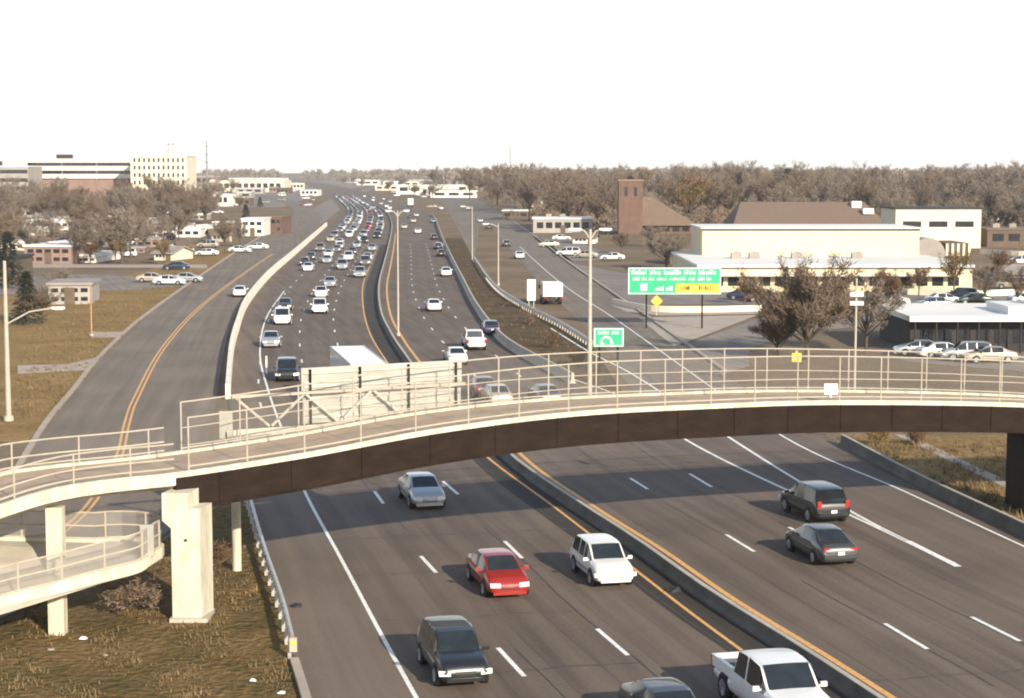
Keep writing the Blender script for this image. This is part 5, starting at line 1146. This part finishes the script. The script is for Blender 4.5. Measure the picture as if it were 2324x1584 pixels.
for poly, n in (([(1900, 1000), (2330, 1000), (2330, 1190), (2150, 1110)], 900), ([(120, 950), (245, 800), (345, 712), (480, 612), (300, 625), (60, 760), (20, 950)], 2400), ([(1290, 850), (1160, 780), (1090, 690), (1030, 560), (1075, 600), (1180, 705), (1330, 790)], 500)):
    xs = [q[0] for q in poly]; ys = [q[1] for q in poly]
    for k in range(n):
        x = rf.uniform(min(xs), max(xs)); y = rf.uniform(min(ys), max(ys))
        if inside(x, y, poly): tuft(P(x, y), rf.uniform(.2, .5), 6)
tag(fm.build('dry_grass', M_tuft, fix=False), 'dry brown grass tufts on the banks beside the roads', 'grass', kind='stuff')
def shrub(px, py, h_, label, mtl, n=420):
    p = P(px, py); st_ = MB(); fo = MB(); r = random.Random(px)
    for k in range(9):
        a = r.uniform(0, 6.28); e = Vector((math.cos(a) * h_ * .5, math.sin(a) * h_ * .5, h_ * r.uniform(.6, 1))); st_.tube([(0, 0, -.05), e * .5 + Vector((0, 0, h_ * .1)), e], .03, 5, .008)
        for _ in range(n // 9):
            q = e * r.uniform(.3, 1.05) + Vector((r.gauss(0, .12), r.gauss(0, .12), r.gauss(0, .1))) * h_; q.z = abs(q.z); d_ = Vector((r.gauss(0, 1), r.gauss(0, 1), r.uniform(0, 1))).normalized(); s_ = d_.cross(Vector((.3, 1, .2))).normalized() * .03
            fo.add([q - s_, q + s_, q + d_ * r.uniform(.15, .4)], [(0, 1, 2)])
    t = empty('shrub', p, 0, label, 'shrub', 'shrubs on the banks'); st_.build('stem', M_bark, t, fix=False); fo.build('twigs_and_leaves', mtl, t, fix=False)  # loose twig slivers, in leaf colours on the russet and golden bushes
for px, py, h_, lb_, m_ in ((270, 1392, 1.5, 'brown bush under the low access ramp, left of the stepped pier', M_twig), (345, 1385, 1.1, 'dark small bush touching the stepped pier on its left', M_twig), (485, 1300, 1.2, 'bush between the stepped pier and the round pier', M_rusty), (60, 1395, 1.2, 'bush under the low ramp at the left edge', M_twig),
                            (1990, 1010, 1.3, 'golden bush beside the exit ramp barrier under the bridge', M_gold), (2080, 1010, 1.0, 'brown bush at the path under the bridge', M_rusty), (1250, 790, 1.6, 'russet bush on the gore bank left of the exit sign', M_rusty), (1200, 735, 1.6, 'brown bush on the gore bank below the white signboard', M_twig), (1310, 830, 1.4, 'russet bush on the gore bank at the twin lamp pole', M_rusty)):
    shrub(px, py, h_, lb_, m_)
# litter, scraps and a small dark piece on the shoulder
for px, py, s_, m_, lb_ in ((190, 1450, .14, M_signw, 'white litter scrap in the grass right of the slim square pier'), (115, 1475, .10, M_roofg, 'pale litter scrap in the grass below the slim square pier'), (575, 1545, .11, M_signw, 'white litter scrap near the kerb at the bottom left'), (640, 1573, .13, M_signw, 'white litter scrap lowest in the picture by the kerb'), (238, 1488, .09, M_roofg, 'grey litter scrap in the middle of the grass bank'), (1525, 1342, .3, M_dark, 'dark scrap lying at the foot of the median barrier'), (672, 1377, .25, M_dark, 'dark scrap lying on the shoulder beside the guard rail')):
    r = random.Random(px); q = MB(); n = 7; vs_ = []
    for z in (0, 1):
        for k in range(n): a = 6.283 * k / n; R = s_ * r.uniform(.6, 1.1) * (1 if z == 0 else .6); vs_.append((math.cos(a) * R * 1.4, math.sin(a) * R, z * s_ * r.uniform(.3, .7)))
    q.add(vs_, [(i, (i + 1) % n, n + (i + 1) % n, n + i) for i in range(n)] + [tuple(range(n, 2 * n)), tuple(range(n - 1, -1, -1))])
    tag(q.build('litter_scrap', m_, loc=P(px, py)), lb_, 'litter', 'scraps of litter by the road')
# the air: thin even haze round the whole scene
hz = MB(); hz.box((0, 2150, 29), (3600, 4500, 62)); ho = hz.build('haze', M_ground); ho.data.materials.clear()
hm = bpy.data.materials.new('haze'); hm.use_nodes = True; n = hm.node_tree.nodes; n.remove(n['Principled BSDF'])
pv = n.new('ShaderNodeVolumePrincipled'); pv.inputs['Color'].default_value = (0.92, 0.92, 0.90, 1); pv.inputs['Density'].default_value = 0.00013; pv.inputs['Anisotropy'].default_value = 0.2
hm.node_tree.links.new(pv.outputs[0], n['Material Output'].inputs['Volume']); ho.data.materials.append(hm); ho['kind'] = 'stuff'; ho['label'] = 'thin pale haze filling the air over the town'
bpy.context.view_layer.update()
